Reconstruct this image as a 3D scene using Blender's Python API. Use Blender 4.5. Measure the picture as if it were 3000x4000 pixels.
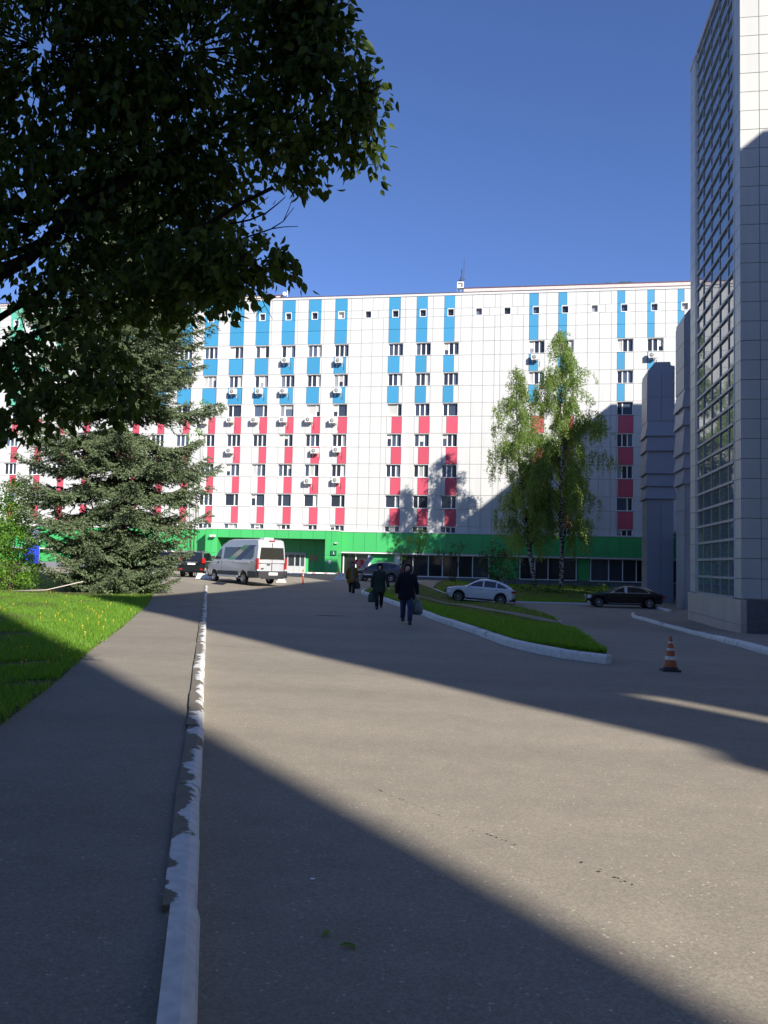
import bpy, bmesh, math, random
import numpy as np
from mathutils import Vector, Matrix, geometry
random.seed(7); RNG = np.random.default_rng(7)
S = bpy.context.scene
COL = S.collection
for o in list(bpy.data.objects): bpy.data.objects.remove(o)

# ---------------------------------------------------------------- camera
H = 1.65
YAW, PITCH, ROLL = map(math.radians, (9.36, 3.56, 1.377))
fw = Vector((-math.sin(YAW)*math.cos(PITCH), math.cos(YAW)*math.cos(PITCH), math.sin(PITCH)))
rt = Vector((math.cos(YAW), math.sin(YAW), 0)); dn = fw.cross(rt)
r2 = rt*math.cos(ROLL) - dn*math.sin(ROLL); d2 = rt*math.sin(ROLL) + dn*math.cos(ROLL)
cam = bpy.data.cameras.new('camera'); camo = bpy.data.objects.new('camera', cam); COL.objects.link(camo)
m = Matrix.Identity(4)
for i in range(3):
    m[i][0] = r2[i]; m[i][1] = -d2[i]; m[i][2] = -fw[i]
m.translation = (0, 0, H)
camo.matrix_world = m
cam.sensor_fit = 'VERTICAL'; cam.sensor_height = 32.0; cam.lens = 32.0*3200/4000
cam.clip_start = .05; cam.clip_end = 3000
S.camera = camo

# ---------------------------------------------------------------- sky, sun, exposure
SUNV = Vector((.87, -1.0, .713)).normalized()       # towards the sun
W = bpy.data.worlds.new('World'); S.world = W; W.use_nodes = True
nt = W.node_tree; nt.nodes.clear()
sky = nt.nodes.new('ShaderNodeTexSky'); sky.sky_type = 'NISHITA'; sky.sun_disc = False
sky.sun_elevation = math.asin(SUNV.z); sky.sun_rotation = math.atan2(SUNV.x, SUNV.y)
sky.altitude = 200; sky.air_density = 1.0; sky.dust_density = .25; sky.ozone_density = 6.0
bg = nt.nodes.new('ShaderNodeBackground'); bg.inputs[1].default_value = .081
wo = nt.nodes.new('ShaderNodeOutputWorld')
tint = nt.nodes.new('ShaderNodeMixRGB'); tint.blend_type = 'MULTIPLY'; tint.inputs[0].default_value = 1; tint.inputs[2].default_value = (.92, .90, 1.12, 1)
nt.links.new(sky.outputs[0], tint.inputs[1]); nt.links.new(tint.outputs[0], bg.inputs[0]); nt.links.new(bg.outputs[0], wo.inputs[0])
sl = bpy.data.lights.new('sun', 'SUN'); sl.energy = 5.0; sl.angle = math.radians(.53); sl.color = (1, .94, .85)
so = bpy.data.objects.new('sun', sl); COL.objects.link(so); so.location = (30, -30, 60)
so.rotation_euler = (-SUNV).to_track_quat('-Z', 'Y').to_euler()
S.view_settings.view_transform = 'Standard'; S.view_settings.look = 'None'
S.view_settings.gamma = 1; S.view_settings.exposure = .80; S.view_settings.use_curve_mapping = False

# ---------------------------------------------------------------- materials
def mat(name, col, rough=.6, spec=.4, metal=0, var=0, scale=3, bump=0, bscale=40, rand=0, coat=0, trans=0, detail=4):
    m = bpy.data.materials.new(name); m.use_nodes = True; n = m.node_tree; b = n.nodes['Principled BSDF']
    c = (*col, 1) if len(col) == 3 else col
    b.inputs['Base Color'].default_value = c; b.inputs['Roughness'].default_value = rough
    b.inputs['Specular IOR Level'].default_value = spec; b.inputs['Metallic'].default_value = metal
    if coat: b.inputs['Coat Weight'].default_value = coat; b.inputs['Coat Roughness'].default_value = .04
    L = n.links.new; cur = None
    if var or bump:
        tc = n.nodes.new('ShaderNodeTexCoord')
    if var:
        t = n.nodes.new('ShaderNodeTexNoise'); t.inputs['Scale'].default_value = scale; t.inputs['Detail'].default_value = detail
        L(tc.outputs['Object'], t.inputs['Vector'])
        r = n.nodes.new('ShaderNodeMapRange'); r.inputs[1].default_value = .3; r.inputs[2].default_value = .7
        r.inputs[3].default_value = 1-var; r.inputs[4].default_value = 1+var; L(t.outputs[0], r.inputs[0]); cur = r.outputs[0]
    if rand:
        oi = n.nodes.new('ShaderNodeObjectInfo'); r = n.nodes.new('ShaderNodeMapRange')
        r.inputs[3].default_value = 1-rand; r.inputs[4].default_value = 1+rand; L(oi.outputs['Random'], r.inputs[0])
        if cur:
            mm = n.nodes.new('ShaderNodeMath'); mm.operation = 'MULTIPLY'; L(cur, mm.inputs[0]); L(r.outputs[0], mm.inputs[1]); cur = mm.outputs[0]
        else: cur = r.outputs[0]
    if cur:
        mx = n.nodes.new('ShaderNodeVectorMath'); mx.operation = 'SCALE'; mx.inputs[0].default_value = c[:3]
        L(cur, mx.inputs['Scale']); L(mx.outputs[0], b.inputs['Base Color'])
    if bump:
        t = n.nodes.new('ShaderNodeTexNoise'); t.inputs['Scale'].default_value = bscale; t.inputs['Detail'].default_value = 5
        L(tc.outputs['Object'], t.inputs['Vector'])
        bp = n.nodes.new('ShaderNodeBump'); bp.inputs['Strength'].default_value = bump; bp.inputs['Distance'].default_value = .02
        L(t.outputs[0], bp.inputs['Height']); L(bp.outputs[0], b.inputs['Normal'])
    if trans:
        tr = n.nodes.new('ShaderNodeBsdfTranslucent'); ms = n.nodes.new('ShaderNodeMixShader'); ms.inputs[0].default_value = trans
        tr.inputs[0].default_value = (c[0]*1.9, c[1]*1.7, c[2]*.8, 1)
        L(b.outputs[0], ms.inputs[1]); L(tr.outputs[0], ms.inputs[2]); L(ms.outputs[0], n.nodes['Material Output'].inputs[0])
    return m

def leafmat(name, a, b_, trans=.35, rough=.5):
    """leaf colour varied per face island"""
    m = mat(name, a, rough, .3); n = m.node_tree; b = n.nodes['Principled BSDF']; L = n.links.new
    g = n.nodes.new('ShaderNodeNewGeometry'); r = n.nodes.new('ShaderNodeMixRGB')
    r.inputs[1].default_value = (*a, 1); r.inputs[2].default_value = (*b_, 1)
    L(g.outputs['Random Per Island'], r.inputs[0]); L(r.outputs[0], b.inputs['Base Color'])
    if trans:
        tr = n.nodes.new('ShaderNodeBsdfTranslucent'); ms = n.nodes.new('ShaderNodeMixShader'); ms.inputs[0].default_value = trans
        h = n.nodes.new('ShaderNodeMixRGB'); h.blend_type = 'MULTIPLY'; h.inputs[0].default_value = 1; h.inputs[2].default_value = (1.7, 1.6, .6, 1)
        L(r.outputs[0], h.inputs[1]); L(h.outputs[0], tr.inputs[0])
        L(b.outputs[0], ms.inputs[1]); L(tr.outputs[0], ms.inputs[2]); L(ms.outputs[0], n.nodes['Material Output'].inputs[0])
    return m

def asphalt(name, col, speck=.35):
    m = mat(name, col, .88, .25); n = m.node_tree; b = n.nodes['Principled BSDF']; L = n.links.new
    tc = n.nodes.new('ShaderNodeTexCoord')
    def noise(s, d=4):
        t = n.nodes.new('ShaderNodeTexNoise'); t.inputs['Scale'].default_value = s; t.inputs['Detail'].default_value = d
        L(tc.outputs['Object'], t.inputs['Vector']); return t
    def rng(src, a, b2, c, d):
        r = n.nodes.new('ShaderNodeMapRange'); r.inputs[1].default_value = a; r.inputs[2].default_value = b2
        r.inputs[3].default_value = c; r.inputs[4].default_value = d; L(src, r.inputs[0]); return r.outputs[0]
    def mul(a, b2):
        q = n.nodes.new('ShaderNodeMath'); q.operation = 'MULTIPLY'; L(a, q.inputs[0]); L(b2, q.inputs[1]); return q.outputs[0]
    big = rng(noise(.35, 5).outputs[0], .3, .7, .93, 1.06)
    mid = rng(noise(3.5, 6).outputs[0], .3, .7, .94, 1.05)
    vo = n.nodes.new('ShaderNodeTexVoronoi'); vo.inputs['Scale'].default_value = 90; L(tc.outputs['Object'], vo.inputs['Vector'])
    sep = n.nodes.new('ShaderNodeSeparateColor'); L(vo.outputs['Color'], sep.inputs[0])
    grain = rng(sep.outputs[0], 0, 1, 1-speck, 1+speck)
    fl = rng(sep.outputs[1], .990, .994, 1, 1.7)          # the odd pale stone
    mpg = n.nodes.new('ShaderNodeMapping'); mpg.inputs['Rotation'].default_value = (0, 0, .373-math.pi/2); mpg.inputs['Scale'].default_value = (.05, 1.1, 1)
    L(tc.outputs['Object'], mpg.inputs[0]); tk_ = n.nodes.new('ShaderNodeTexNoise'); tk_.inputs['Scale'].default_value = 1.0; tk_.inputs['Detail'].default_value = 3; L(mpg.outputs[0], tk_.inputs['Vector'])
    tracks = rng(tk_.outputs[0], .3, .7, .92, 1.07)
    tot = mul(mul(mul(big, mid), tracks), mul(grain, fl))
    mx = n.nodes.new('ShaderNodeVectorMath'); mx.operation = 'SCALE'; mx.inputs[0].default_value = col
    L(tot, mx.inputs['Scale']); L(mx.outputs[0], b.inputs['Base Color'])
    bp = n.nodes.new('ShaderNodeBump'); bp.inputs['Strength'].default_value = .35; bp.inputs['Distance'].default_value = .008
    L(sep.outputs[2], bp.inputs['Height']); L(bp.outputs[0], b.inputs['Normal'])
    return m

def kerbpaint(name, white, bare, chip, seed=0.0):
    """whitewash flaking off concrete: the wear has its own ragged shape"""
    m = mat(name, white, .75, .3); n = m.node_tree; b = n.nodes['Principled BSDF']; L = n.links.new
    g = n.nodes.new('ShaderNodeNewGeometry'); t = n.nodes.new('ShaderNodeTexNoise'); t.inputs['Scale'].default_value = 2.6
    t.inputs['Detail'].default_value = 9; t.inputs['Roughness'].default_value = .62
    L(g.outputs['Position'], t.inputs['Vector'])
    tc = n.nodes.new('ShaderNodeTexCoord'); sx = n.nodes.new('ShaderNodeSeparateXYZ'); L(tc.outputs['Object'], sx.inputs[0])
    # object y: 0 at road edge .. positive to the back of the stone
    ma = n.nodes.new('ShaderNodeMath'); ma.operation = 'MULTIPLY_ADD'; L(sx.outputs[1], ma.inputs[0]); ma.inputs[1].default_value = chip; L(t.outputs[0], ma.inputs[2])
    r = n.nodes.new('ShaderNodeMapRange'); r.inputs[1].default_value = .60; r.inputs[2].default_value = .63; L(ma.outputs[0], r.inputs[0])
    t2 = n.nodes.new('ShaderNodeTexNoise'); t2.inputs['Scale'].default_value = 14; t2.inputs['Detail'].default_value = 6; L(g.outputs['Position'], t2.inputs['Vector'])
    r2_ = n.nodes.new('ShaderNodeMapRange'); r2_.inputs[1].default_value = .3; r2_.inputs[2].default_value = .75; r2_.inputs[3].default_value = .78; r2_.inputs[4].default_value = 1.05; L(t2.outputs[0], r2_.inputs[0])
    mx = n.nodes.new('ShaderNodeMixRGB'); mx.inputs[1].default_value = (*white, 1); mx.inputs[2].default_value = (*bare, 1); L(r.outputs[0], mx.inputs[0])
    vm = n.nodes.new('ShaderNodeVectorMath'); vm.operation = 'SCALE'; L(mx.outputs[0], vm.inputs[0]); L(r2_.outputs[0], vm.inputs['Scale']); L(vm.outputs[0], b.inputs['Base Color'])
    bp = n.nodes.new('ShaderNodeBump'); bp.inputs['Strength'].default_value = .4; bp.inputs['Distance'].default_value = .01; L(t2.outputs[0], bp.inputs['Height']); L(bp.outputs[0], b.inputs['Normal'])
    return m

def glassmat(name, dark, light, plight=.2):
    """window pane: dark room behind, some with pale blinds, by object"""
    m = mat(name, dark, .06, .5); n = m.node_tree; b = n.nodes['Principled BSDF']; L = n.links.new
    oi = n.nodes.new('ShaderNodeObjectInfo'); cr = n.nodes.new('ShaderNodeValToRGB'); e = cr.color_ramp.elements
    e[0].position = 0; e[0].color = (*dark, 1); e[1].position = 1; e[1].color = (*light, 1)
    k = cr.color_ramp.elements.new(1-plight); k.color = (dark[0]*3.5, dark[1]*4, dark[2]*4.5, 1); k = cr.color_ramp.elements.new(max(.05, .62-plight)); k.color = (dark[0]*1.4, dark[1]*1.4, dark[2]*1.5, 1)
    L(oi.outputs['Random'], cr.inputs[0]); L(cr.outputs[0], b.inputs['Base Color'])
    return m

M = {}
M['asphalt'] = asphalt('asphalt', (.285, .250, .195), .16)
M['walk'] = asphalt('walk_asphalt', (.255, .226, .178), .16)
M['earth'] = mat('earth', (.13, .10, .07), .95, .1, var=.3, scale=4, bump=.5)
M['lawn'] = mat('lawn_soil', (.095, .10, .035), .95, .1, var=.35, scale=2.5)
M['blade'] = leafmat('grass_blade', (.10, .25, .02), (.20, .35, .04), .4)
M['bladeD'] = leafmat('grass_blade_island', (.11, .26, .025), (.20, .34, .045), .4)
M['dandelion'] = mat('dandelion', (.75, .5, .03), .7)
M['kerbL'] = kerbpaint('kerb_flaking', (.72, .72, .70), (.19, .165, .13), 1.7)
M['kerbW'] = kerbpaint('kerb_white', (.74, .73, .69), (.42, .40, .37), -.35)
M['white'] = mat('white_panel', (.52, .525, .515), .42, .4, rand=.03)
def streaks(m, lo=.93, hi=1.03):
    n = m.node_tree; b = n.nodes['Principled BSDF']; L = n.links.new; src = b.inputs['Base Color'].links[0].from_socket
    g_ = n.nodes.new('ShaderNodeNewGeometry'); mp0 = n.nodes.new('ShaderNodeMapping'); mp0.inputs['Scale'].default_value = (2.2, 2.2, .12); L(g_.outputs['Position'], mp0.inputs[0])
    t = n.nodes.new('ShaderNodeTexNoise'); t.inputs['Scale'].default_value = 1; t.inputs['Detail'].default_value = 5; L(mp0.outputs[0], t.inputs['Vector'])
    r = n.nodes.new('ShaderNodeMapRange'); r.inputs[1].default_value = .35; r.inputs[2].default_value = .6; r.inputs[3].default_value = lo; r.inputs[4].default_value = hi; L(t.outputs[0], r.inputs[0])
    v = n.nodes.new('ShaderNodeVectorMath'); v.operation = 'SCALE'; L(src, v.inputs[0]); L(r.outputs[0], v.inputs['Scale']); L(v.outputs[0], b.inputs['Base Color'])
streaks(M['white'], .96, 1.02)
M['blue'] = mat('blue_panel', (.045, .245, .43), .4, .4, rand=.06)
M['pink'] = mat('pink_panel', (.49, .075, .115), .4, .4, rand=.07)
M['mint'] = mat('mint_panel', (.10, .42, .30), .4, .4, rand=.06)
M['green'] = mat('green_panel', (.055, .41, .12), .4, .4, rand=.05, var=.03, scale=.5)
M['joint'] = mat('joint_dark', (.34, .35, .37), .9)
M['frame'] = mat('window_frame', (.80, .80, .80), .4)
M['pane'] = glassmat('pane', (.018, .022, .03), (.50, .49, .45), .2)
M['shop'] = glassmat('shop_pane', (.015, .018, .02), (.05, .06, .06), .1)
M['room'] = mat('room_dark', (.02, .022, .026), .9)
M['plinth'] = mat('plinth_grey', (.17, .18, .20), .8, .2, var=.12, scale=2, bump=.2)
M['granite'] = mat('plinth_beige', (.42, .38, .33), .55, .4, var=.1, scale=1.3)
M['granited'] = mat('plinth_dark', (.12, .12, .13), .5, .4, var=.2, scale=9)
M['tower'] = mat('tower_panel', (.47, .475, .45), .38, .45, rand=.02, var=.025, scale=.5)
streaks(M['tower'], .95, 1.02)
M['pylon'] = mat('pylon_panel', (.28, .30, .35), .45, .4, rand=.04)
M['mullion'] = mat('mullion', (.32, .34, .37), .4, .5)
M['curtain'] = mat('curtain_glass', (.13, .165, .185), .03, .9)
M['curtain'].node_tree.nodes['Principled BSDF'].inputs['IOR'].default_value = 2.1
M['parapet'] = mat('parapet', (.55, .47, .44), .8, var=.1)
M['capm'] = mat('roof_cap', (.10, .05, .08), .5)
M['acw'] = mat('ac_white', (.74, .74, .70), .45)
M['acg'] = mat('ac_grille', (.16, .16, .16), .6)
M['steel'] = mat('steel', (.45, .45, .46), .35, .5, metal=.8)
M['dark'] = mat('dark_metal', (.04, .04, .045), .5)
M['bark'] = mat('bark', (.07, .055, .04), .9, var=.35, scale=9, bump=.7, bscale=18)
M['barkd'] = mat('maple_bark', (.022, .018, .015), .95, .1, var=.3, scale=9)
M['maple'] = leafmat('maple_leaf', (.03, .062, .012), (.10, .15, .026), .32)
M['lit'] = leafmat('lime_leaf', (.10, .23, .03), (.19, .34, .05), .45)
M['birchl'] = leafmat('birch_leaf', (.13, .22, .05), (.25, .34, .11), .45)
M['hedge'] = leafmat('hedge_leaf', (.035, .075, .018), (.07, .12, .03), .3)
M['needle'] = leafmat('spruce_needle', (.035, .065, .025), (.24, .30, .165), .1, .6)
# ---------------------------------------------------------------- mesh helpers
class MB:
    def __init__(s): s.v = []; s.f = []; s.sm = []
    def add(s, vs, fs, smooth=False):
        o = len(s.v); s.v += [tuple(p) for p in vs]; s.f += [tuple(i+o for i in f) for f in fs]; s.sm += [smooth]*len(fs); return s
    def box(s, x0, x1, y0, y1, z0, z1):
        return s.add([(x0,y0,z0),(x1,y0,z0),(x1,y1,z0),(x0,y1,z0),(x0,y0,z1),(x1,y0,z1),(x1,y1,z1),(x0,y1,z1)],
                     [(3,2,1,0),(4,5,6,7),(0,1,5,4),(1,2,6,5),(2,3,7,6),(3,0,4,7)])
    def tube(s, pts, rad, n=8, cap=True, sq=1.0):
        pts = [Vector(p) for p in pts]; k = len(pts)
        rad = rad if hasattr(rad, '__len__') else [rad]*k
        vs = []; up = None
        for i, p in enumerate(pts):
            t = (pts[min(i+1, k-1)]-pts[max(i-1, 0)])
            t = t.normalized() if t.length > 1e-9 else Vector((0, 0, 1))
            if up is None: up = t.orthogonal().normalized() if abs(t.z) < .9 else Vector((1, 0, 0))
            a = (up-t*up.dot(t)); a = a.normalized() if a.length > 1e-6 else t.orthogonal().normalized(); up = a; b = t.cross(a)
            for j in range(n):
                an = 2*math.pi*j/n; vs.append(p+a*math.cos(an)*rad[i]+b*math.sin(an)*rad[i]*sq)
        fs = [(i*n+j, i*n+(j+1) % n, (i+1)*n+(j+1) % n, (i+1)*n+j) for i in range(k-1) for j in range(n)]
        if cap: fs += [tuple(range(n))[::-1], tuple((k-1)*n+j for j in range(n))]
        return s.add(vs, fs, True)
    def rings(s, R, n=20, cap=True, wob=0):
        """R: list of (cx,cy,z,rx,ry)"""
        vs = []
        for i, (cx, cy, z, rx, ry) in enumerate(R):
            for j in range(n):
                a = 2*math.pi*j/n; w = 1+wob*math.sin(a*5+i*.7)*(.5+.5*math.sin(i*1.9+j))
                vs.append((cx+rx*math.cos(a)*w, cy+ry*math.sin(a)*w, z))
        k = len(R)
        fs = [(i*n+j, i*n+(j+1) % n, (i+1)*n+(j+1) % n, (i+1)*n+j) for i in range(k-1) for j in range(n)]
        if cap: fs += [tuple(range(n))[::-1], tuple((k-1)*n+j for j in range(n))]
        return s.add(vs, fs, True)
    def lathe(s, prof, n=24, axis='z', c=(0,0,0), smooth=True):
        vs = []
        for r, h in prof:
            for j in range(n):
                a = 2*math.pi*j/n; x, y = r*math.cos(a), r*math.sin(a)
                vs.append((c[0]+x, c[1]+y, c[2]+h) if axis == 'z' else (c[0]+x, c[1]+h, c[2]+y))
        k = len(prof)
        fs = [(i*n+j, i*n+(j+1) % n, (i+1)*n+(j+1) % n, (i+1)*n+j) for i in range(k-1) for j in range(n)]
        if axis != 'z': fs = [f[::-1] for f in fs]
        return s.add(vs, fs, smooth)
    def prism(s, poly, ylo, yhi):
        """poly in (x,z), extruded along y; concave ok"""
        n = len(poly); vs = [(x, ylo, z) for x, z in poly]+[(x, yhi, z) for x, z in poly]
        tri = geometry.tessellate_polygon([[Vector((x, z, 0)) for x, z in poly]])
        fs = [tuple(t) for t in tri]+[tuple(i+n for i in t)[::-1] for t in tri]+[(i, (i+1) % n, (i+1) % n+n, i+n) for i in range(n)]
        return s.add(vs, fs)
    def mesh(s, name, m, sharp=None, recalc=True):
        me = bpy.data.meshes.new(name); me.from_pydata(s.v, [], s.f)
        me.polygons.foreach_set('use_smooth', s.sm)
        if recalc and len(s.f) < 30000:
            bm = bmesh.new(); bm.from_mesh(me); bmesh.ops.recalc_face_normals(bm, faces=bm.faces); bm.to_mesh(me); bm.free()
        if sharp: me.polygons.foreach_set('use_smooth', [True]*len(me.polygons)); me.set_sharp_from_angle(angle=math.radians(sharp))
        if m: me.materials.append(m)
        return me
    def build(s, name, m, parent=None, loc=None, sharp=None):
        return put(name, s.mesh(name, m, sharp), parent, loc)
def put(name, me, parent=None, loc=None, rot=None):
    o = bpy.data.objects.new(name, me); COL.objects.link(o)
    if loc is not None: o.location = loc
    if rot is not None: o.rotation_euler = rot
    if parent is not None:
        o.parent = parent
        if parent.get('_w'): o.matrix_parent_inverse = Matrix.Translation(-Vector(parent['_w']))
    return o
def thing(name, label, cat, loc=(0,0,0), group=None, world=True, rot=None):
    o = bpy.data.objects.new(name, None); COL.objects.link(o); o.location = loc; o.empty_display_size = .3
    if rot is not None: o.rotation_euler = rot
    if world: o['_w'] = tuple(float(c) for c in loc)
    return tag(o, label, cat, group)
def tag(o, label, cat, group=None):
    o['label'] = label; o['category'] = cat
    if group: o['group'] = group
    return o
def struct(o): o['kind'] = 'structure'; return o
def stuff(o): o['kind'] = 'stuff'; return o
def sroot(name, loc=(0,0,0)):
    o = bpy.data.objects.new(name, None); COL.objects.link(o); o.location = loc; o['_w'] = tuple(float(c) for c in loc); return struct(o)
def fast(name, V, T, m):
    V = np.asarray(V, np.float32); T = np.asarray(T, np.int32); k = T.shape[1]
    me = bpy.data.meshes.new(name); me.vertices.add(len(V)); me.vertices.foreach_set('co', V.ravel())
    me.loops.add(T.size); me.loops.foreach_set('vertex_index', T.ravel())
    me.polygons.add(len(T)); me.polygons.foreach_set('loop_start', np.arange(0, T.size, k, dtype=np.int32))
    me.update(calc_edges=True); me.materials.append(m); return me
def ssv(t): t = np.clip(t, 0, 1); return t*t*(3-2*t)

# ---------------------------------------------------------------- terrain
XKY = [-20,14.7,17.3,20.5,24.2,31.3,42.4,46,52,60,80,200]; XKX = [1.6,1.57,-.25,-1.2,-2.4,-4.5,-8.1,-8.7,-9.1,-8.8,-8.5,-8.5]
def xk(Y): return np.interp(Y, XKY, XKX)
def g(X, Y):
    X = np.asarray(X, float); Y = np.asarray(Y, float)
    low = -1.0*ssv((Y-14)/26)*ssv((X-xk(Y)-.3)/5.0)*(1-.62*ssv((Y-62)/10)*ssv((11-X)/3))
    rise = .3*ssv((Y-42)/14)*ssv((-X-10)/8)
    und = .012*np.sin(X*1.1+.4*Y)*np.sin(Y*.7-.3*X)*ssv((np.hypot(X, Y)-3)/6)
    return low+rise+und
def gz(x, y): return float(g(x, y))
def sheet(name, xs, ys, m, dz=0.0):
    X, Y = np.meshgrid(xs, ys); Z = g(X, Y)+dz; nx, ny = len(xs), len(ys)
    V = np.stack([X, Y, Z], -1).reshape(-1, 3)
    i = np.arange((ny-1)*(nx-1)); r = i//(nx-1); c = i % (nx-1); a = r*nx+c
    me = fast(name, V, np.stack([a, a+1, a+1+nx, a+nx], 1), m); me.polygons.foreach_set('use_smooth', [True]*len(me.polygons)); return put(name, me)
def strip(name, A, B, m, dz, n=12, bump=0, parent=None, skirt=.2, kind=None, step=.8):
    """surface between two polylines A,B (same number of points), following the terrain"""
    A = np.array(A, float); B = np.array(B, float); out = []
    for i in range(len(A)-1):
        L = max(np.linalg.norm(A[i+1]-A[i]), np.linalg.norm(B[i+1]-B[i])); k = max(1, int(L/step))
        for j in range(k): t = j/k; out.append((A[i]*(1-t)+A[i+1]*t, B[i]*(1-t)+B[i+1]*t))
    out.append((A[-1], B[-1])); V = []; nr = len(out); u = np.linspace(0, 1, n)
    for a, b in out:
        P = a[None]*(1-u[:, None])+b[None]*u[:, None]; z = g(P[:, 0], P[:, 1])+dz
        if bump: z = z+bump*(np.sin(P[:, 0]*1.7+P[:, 1])*np.sin(P[:, 1]*1.3)+1)*np.minimum(1, np.minimum(u, 1-u)*8)
        V += [np.column_stack([P, z])]
    V = np.concatenate(V); a = np.array([r*n+c for r in range(nr-1) for c in range(n-1)]); F = np.stack([a, a+1, a+1+n, a+n], 1).tolist()
    if skirt:
        ring = [c for c in range(n)]+[r*n+n-1 for r in range(1, nr)]+[(nr-1)*n+c for c in range(n-2, -1, -1)]+[r*n for r in range(nr-2, 0, -1)]
        o = len(V); low = V[ring].copy(); low[:, 2] -= skirt; V = np.concatenate([V, low]); q = len(ring)
        F += [(ring[i], ring[(i+1) % q], o+(i+1) % q, o+i) for i in range(q)]
    me = bpy.data.meshes.new(name); me.from_pydata(V.tolist(), [], F); me.materials.append(m)
    return put(name, me, parent)

far = MB(); R_ = 900
far.add([(-R_, -R_, -1.6), (R_, -R_, -1.6), (R_, R_, -1.6), (-R_, R_, -1.6)], [(0, 1, 2, 3)])
struct(far.build('ground', M['earth']))
xs = np.concatenate([np.arange(-90, -30, 3.), np.arange(-30, 14, .6), np.arange(14, 61, 3.)])
ys = np.concatenate([np.arange(-40, 0, 4.), np.arange(0, 30, .5), np.arange(30, 100, 1.)])
struct(sheet('road', xs, ys, M['asphalt']))

KD = np.array((-.3644, .9312)); KN = np.array((-.9312, -.3644))          # left kerb direction, and its left normal
def kp(s, off=0): return KD*s+KN*(-.008+off)
lawn_e = np.array([(-.6, -4), (-2.4, 1), (-4.62, 6.9), (-5.73, 9.75), (-6.86, 12.5), (-8.79, 17.5), (-11.6, 24.5), (-14.97, 32.24), (-19.5, 42.5), (-23.7, 52)])
ks = [(-4.3), 0, 5, 8.5, 11.5, 17, 24, 33, 43, 47.6]
walk_r = np.array([kp(s, .105) for s in ks])
struct(strip('sidewalk', lawn_e, walk_r, M['walk'], .10, n=8))
lawn_far = np.array([(-26, -4), (-28, 1), (-30, 6.9), (-31, 9.75), (-32, 12.5), (-33, 17.5), (-35, 24.5), (-38, 32.2), (-41, 42.5), (-44, 55)])
lawnL = struct(strip('lawn', lawn_far, lawn_e, M['lawn'], .12, n=40, bump=.03))

def blades(name, pts, z, h, w, m, parent=None, lean=.5):
    n = len(pts); a = RNG.uniform(0, 2*np.pi, n); hh = h*RNG.uniform(.5, 1.3, n); ww = w*RNG.uniform(.7, 1.4, n)
    b = np.column_stack([pts, z]); dx = np.column_stack([np.cos(a), np.sin(a), np.zeros(n)])*ww[:, None]*.5
    le = RNG.uniform(0, 2*np.pi, n); tip = b+np.column_stack([np.cos(le)*hh*lean, np.sin(le)*hh*lean, hh])
    V = np.stack([b-dx, b+dx, tip], 1).reshape(-1, 3); T = np.arange(3*n).reshape(-1, 3)
    o = put(name, fast(name, V, T, m), parent); return stuff(o)
def lerp_edge(Y, E): return np.interp(Y, E[:, 1], E[:, 0])
def lawn_bump(x, y):
    return .03*(np.sin(x*1.7+y)*np.sin(y*1.3)+1)
# left lawn: dense near, by distance
P = []
for (y0, y1, dens) in ((5, 12, 520), (12, 20, 420), (20, 30, 300), (30, 52, 110)):
    e0 = lerp_edge(np.array([y0, y1]), lawn_e).max(); w0 = 14; n = int(dens*w0*(y1-y0))
    y = RNG.uniform(y0, y1, n); x = lerp_edge(y, lawn_e)-np.abs(RNG.normal(0, 1, n))*5.5-RNG.uniform(-.08, .1, n)
    P.append(np.column_stack([x, y]))
P = np.concatenate(P)
bare = np.sin(P[:, 0]*.9+1)*np.sin(P[:, 1]*.8) + .5*np.sin(P[:, 0]*2.3-P[:, 1]*1.9) > 1.05
bare |= (np.hypot(P[:, 0]+17.2, P[:, 1]-32) < 3.3) & (RNG.uniform(0, 1, len(P)) < .8)
P = P[~bare]
blades('grass', P, g(P[:, 0], P[:, 1])+.12, .085, .017, M['blade'], lawnL, .55)
# dandelions
dm = MB()
for i in range(80):
    y = random.uniform(8, 30); x = float(lerp_edge(np.array(y), lawn_e))-abs(random.gauss(0, 3))-.15
    z = gz(x, y)+.12; dm.lathe([(0, z+.10), (.017, z+.112), (.019, z+.118), (0, z+.126)], 6, c=(x, y, 0)); dm.tube([(x, y, z), (x, y, z+.11)], .003, 4)
stuff(dm.build('dandelions', M['dandelion'], lawnL))

def kerb_run(root, pts, mname, hgt, wid, length=1.0, side=1, dz=0, inset=.035, gap=.012):
    """individual kerb stones along a polyline; body lies on the 'side' (left=+1) of the line"""
    pts = [np.array(p, float) for p in pts]; seg = []; acc = 0
    cum = [0]
    for a, b in zip(pts, pts[1:]): cum.append(cum[-1]+np.linalg.norm(b-a))
    def at(s): return np.array([np.interp(s, cum, [p[0] for p in pts]), np.interp(s, cum, [p[1] for p in pts])])
    n = max(1, round(cum[-1]/length)); L = cum[-1]/n
    # stone mesh: local x along, y to the back (side), z up ; y=0 is the road edge
    mb = MB(); l = L-gap; prof = [(0, -.25), (0, hgt*.55), (inset*.35, hgt*.8), (inset, hgt-.012), (inset+.02, hgt), (wid, hgt), (wid, -.25)]
    vs = [(x, y*side, z) for x in (0, l) for y, z in prof]; k = len(prof)
    mb.add(vs, [(i, i+1, i+1+k, i+k) for i in range(k-1)]+[tuple(range(k)), tuple(range(k, 2*k))])
    me = mb.mesh('kerb_stone', M[mname])
    for i in range(n):
        a, b = at(i*L), at((i+1)*L); d = b-a; z0, z1 = gz(*a)+dz, gz(*b)+dz
        o = put('kerb_stone', me, root, (a[0], a[1], z0+random.uniform(-.006, .006)))
        o.rotation_euler = (random.gauss(0, .012), -math.atan2(z1-z0, L), math.atan2(d[1], d[0])+random.gauss(0, .006))
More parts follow.
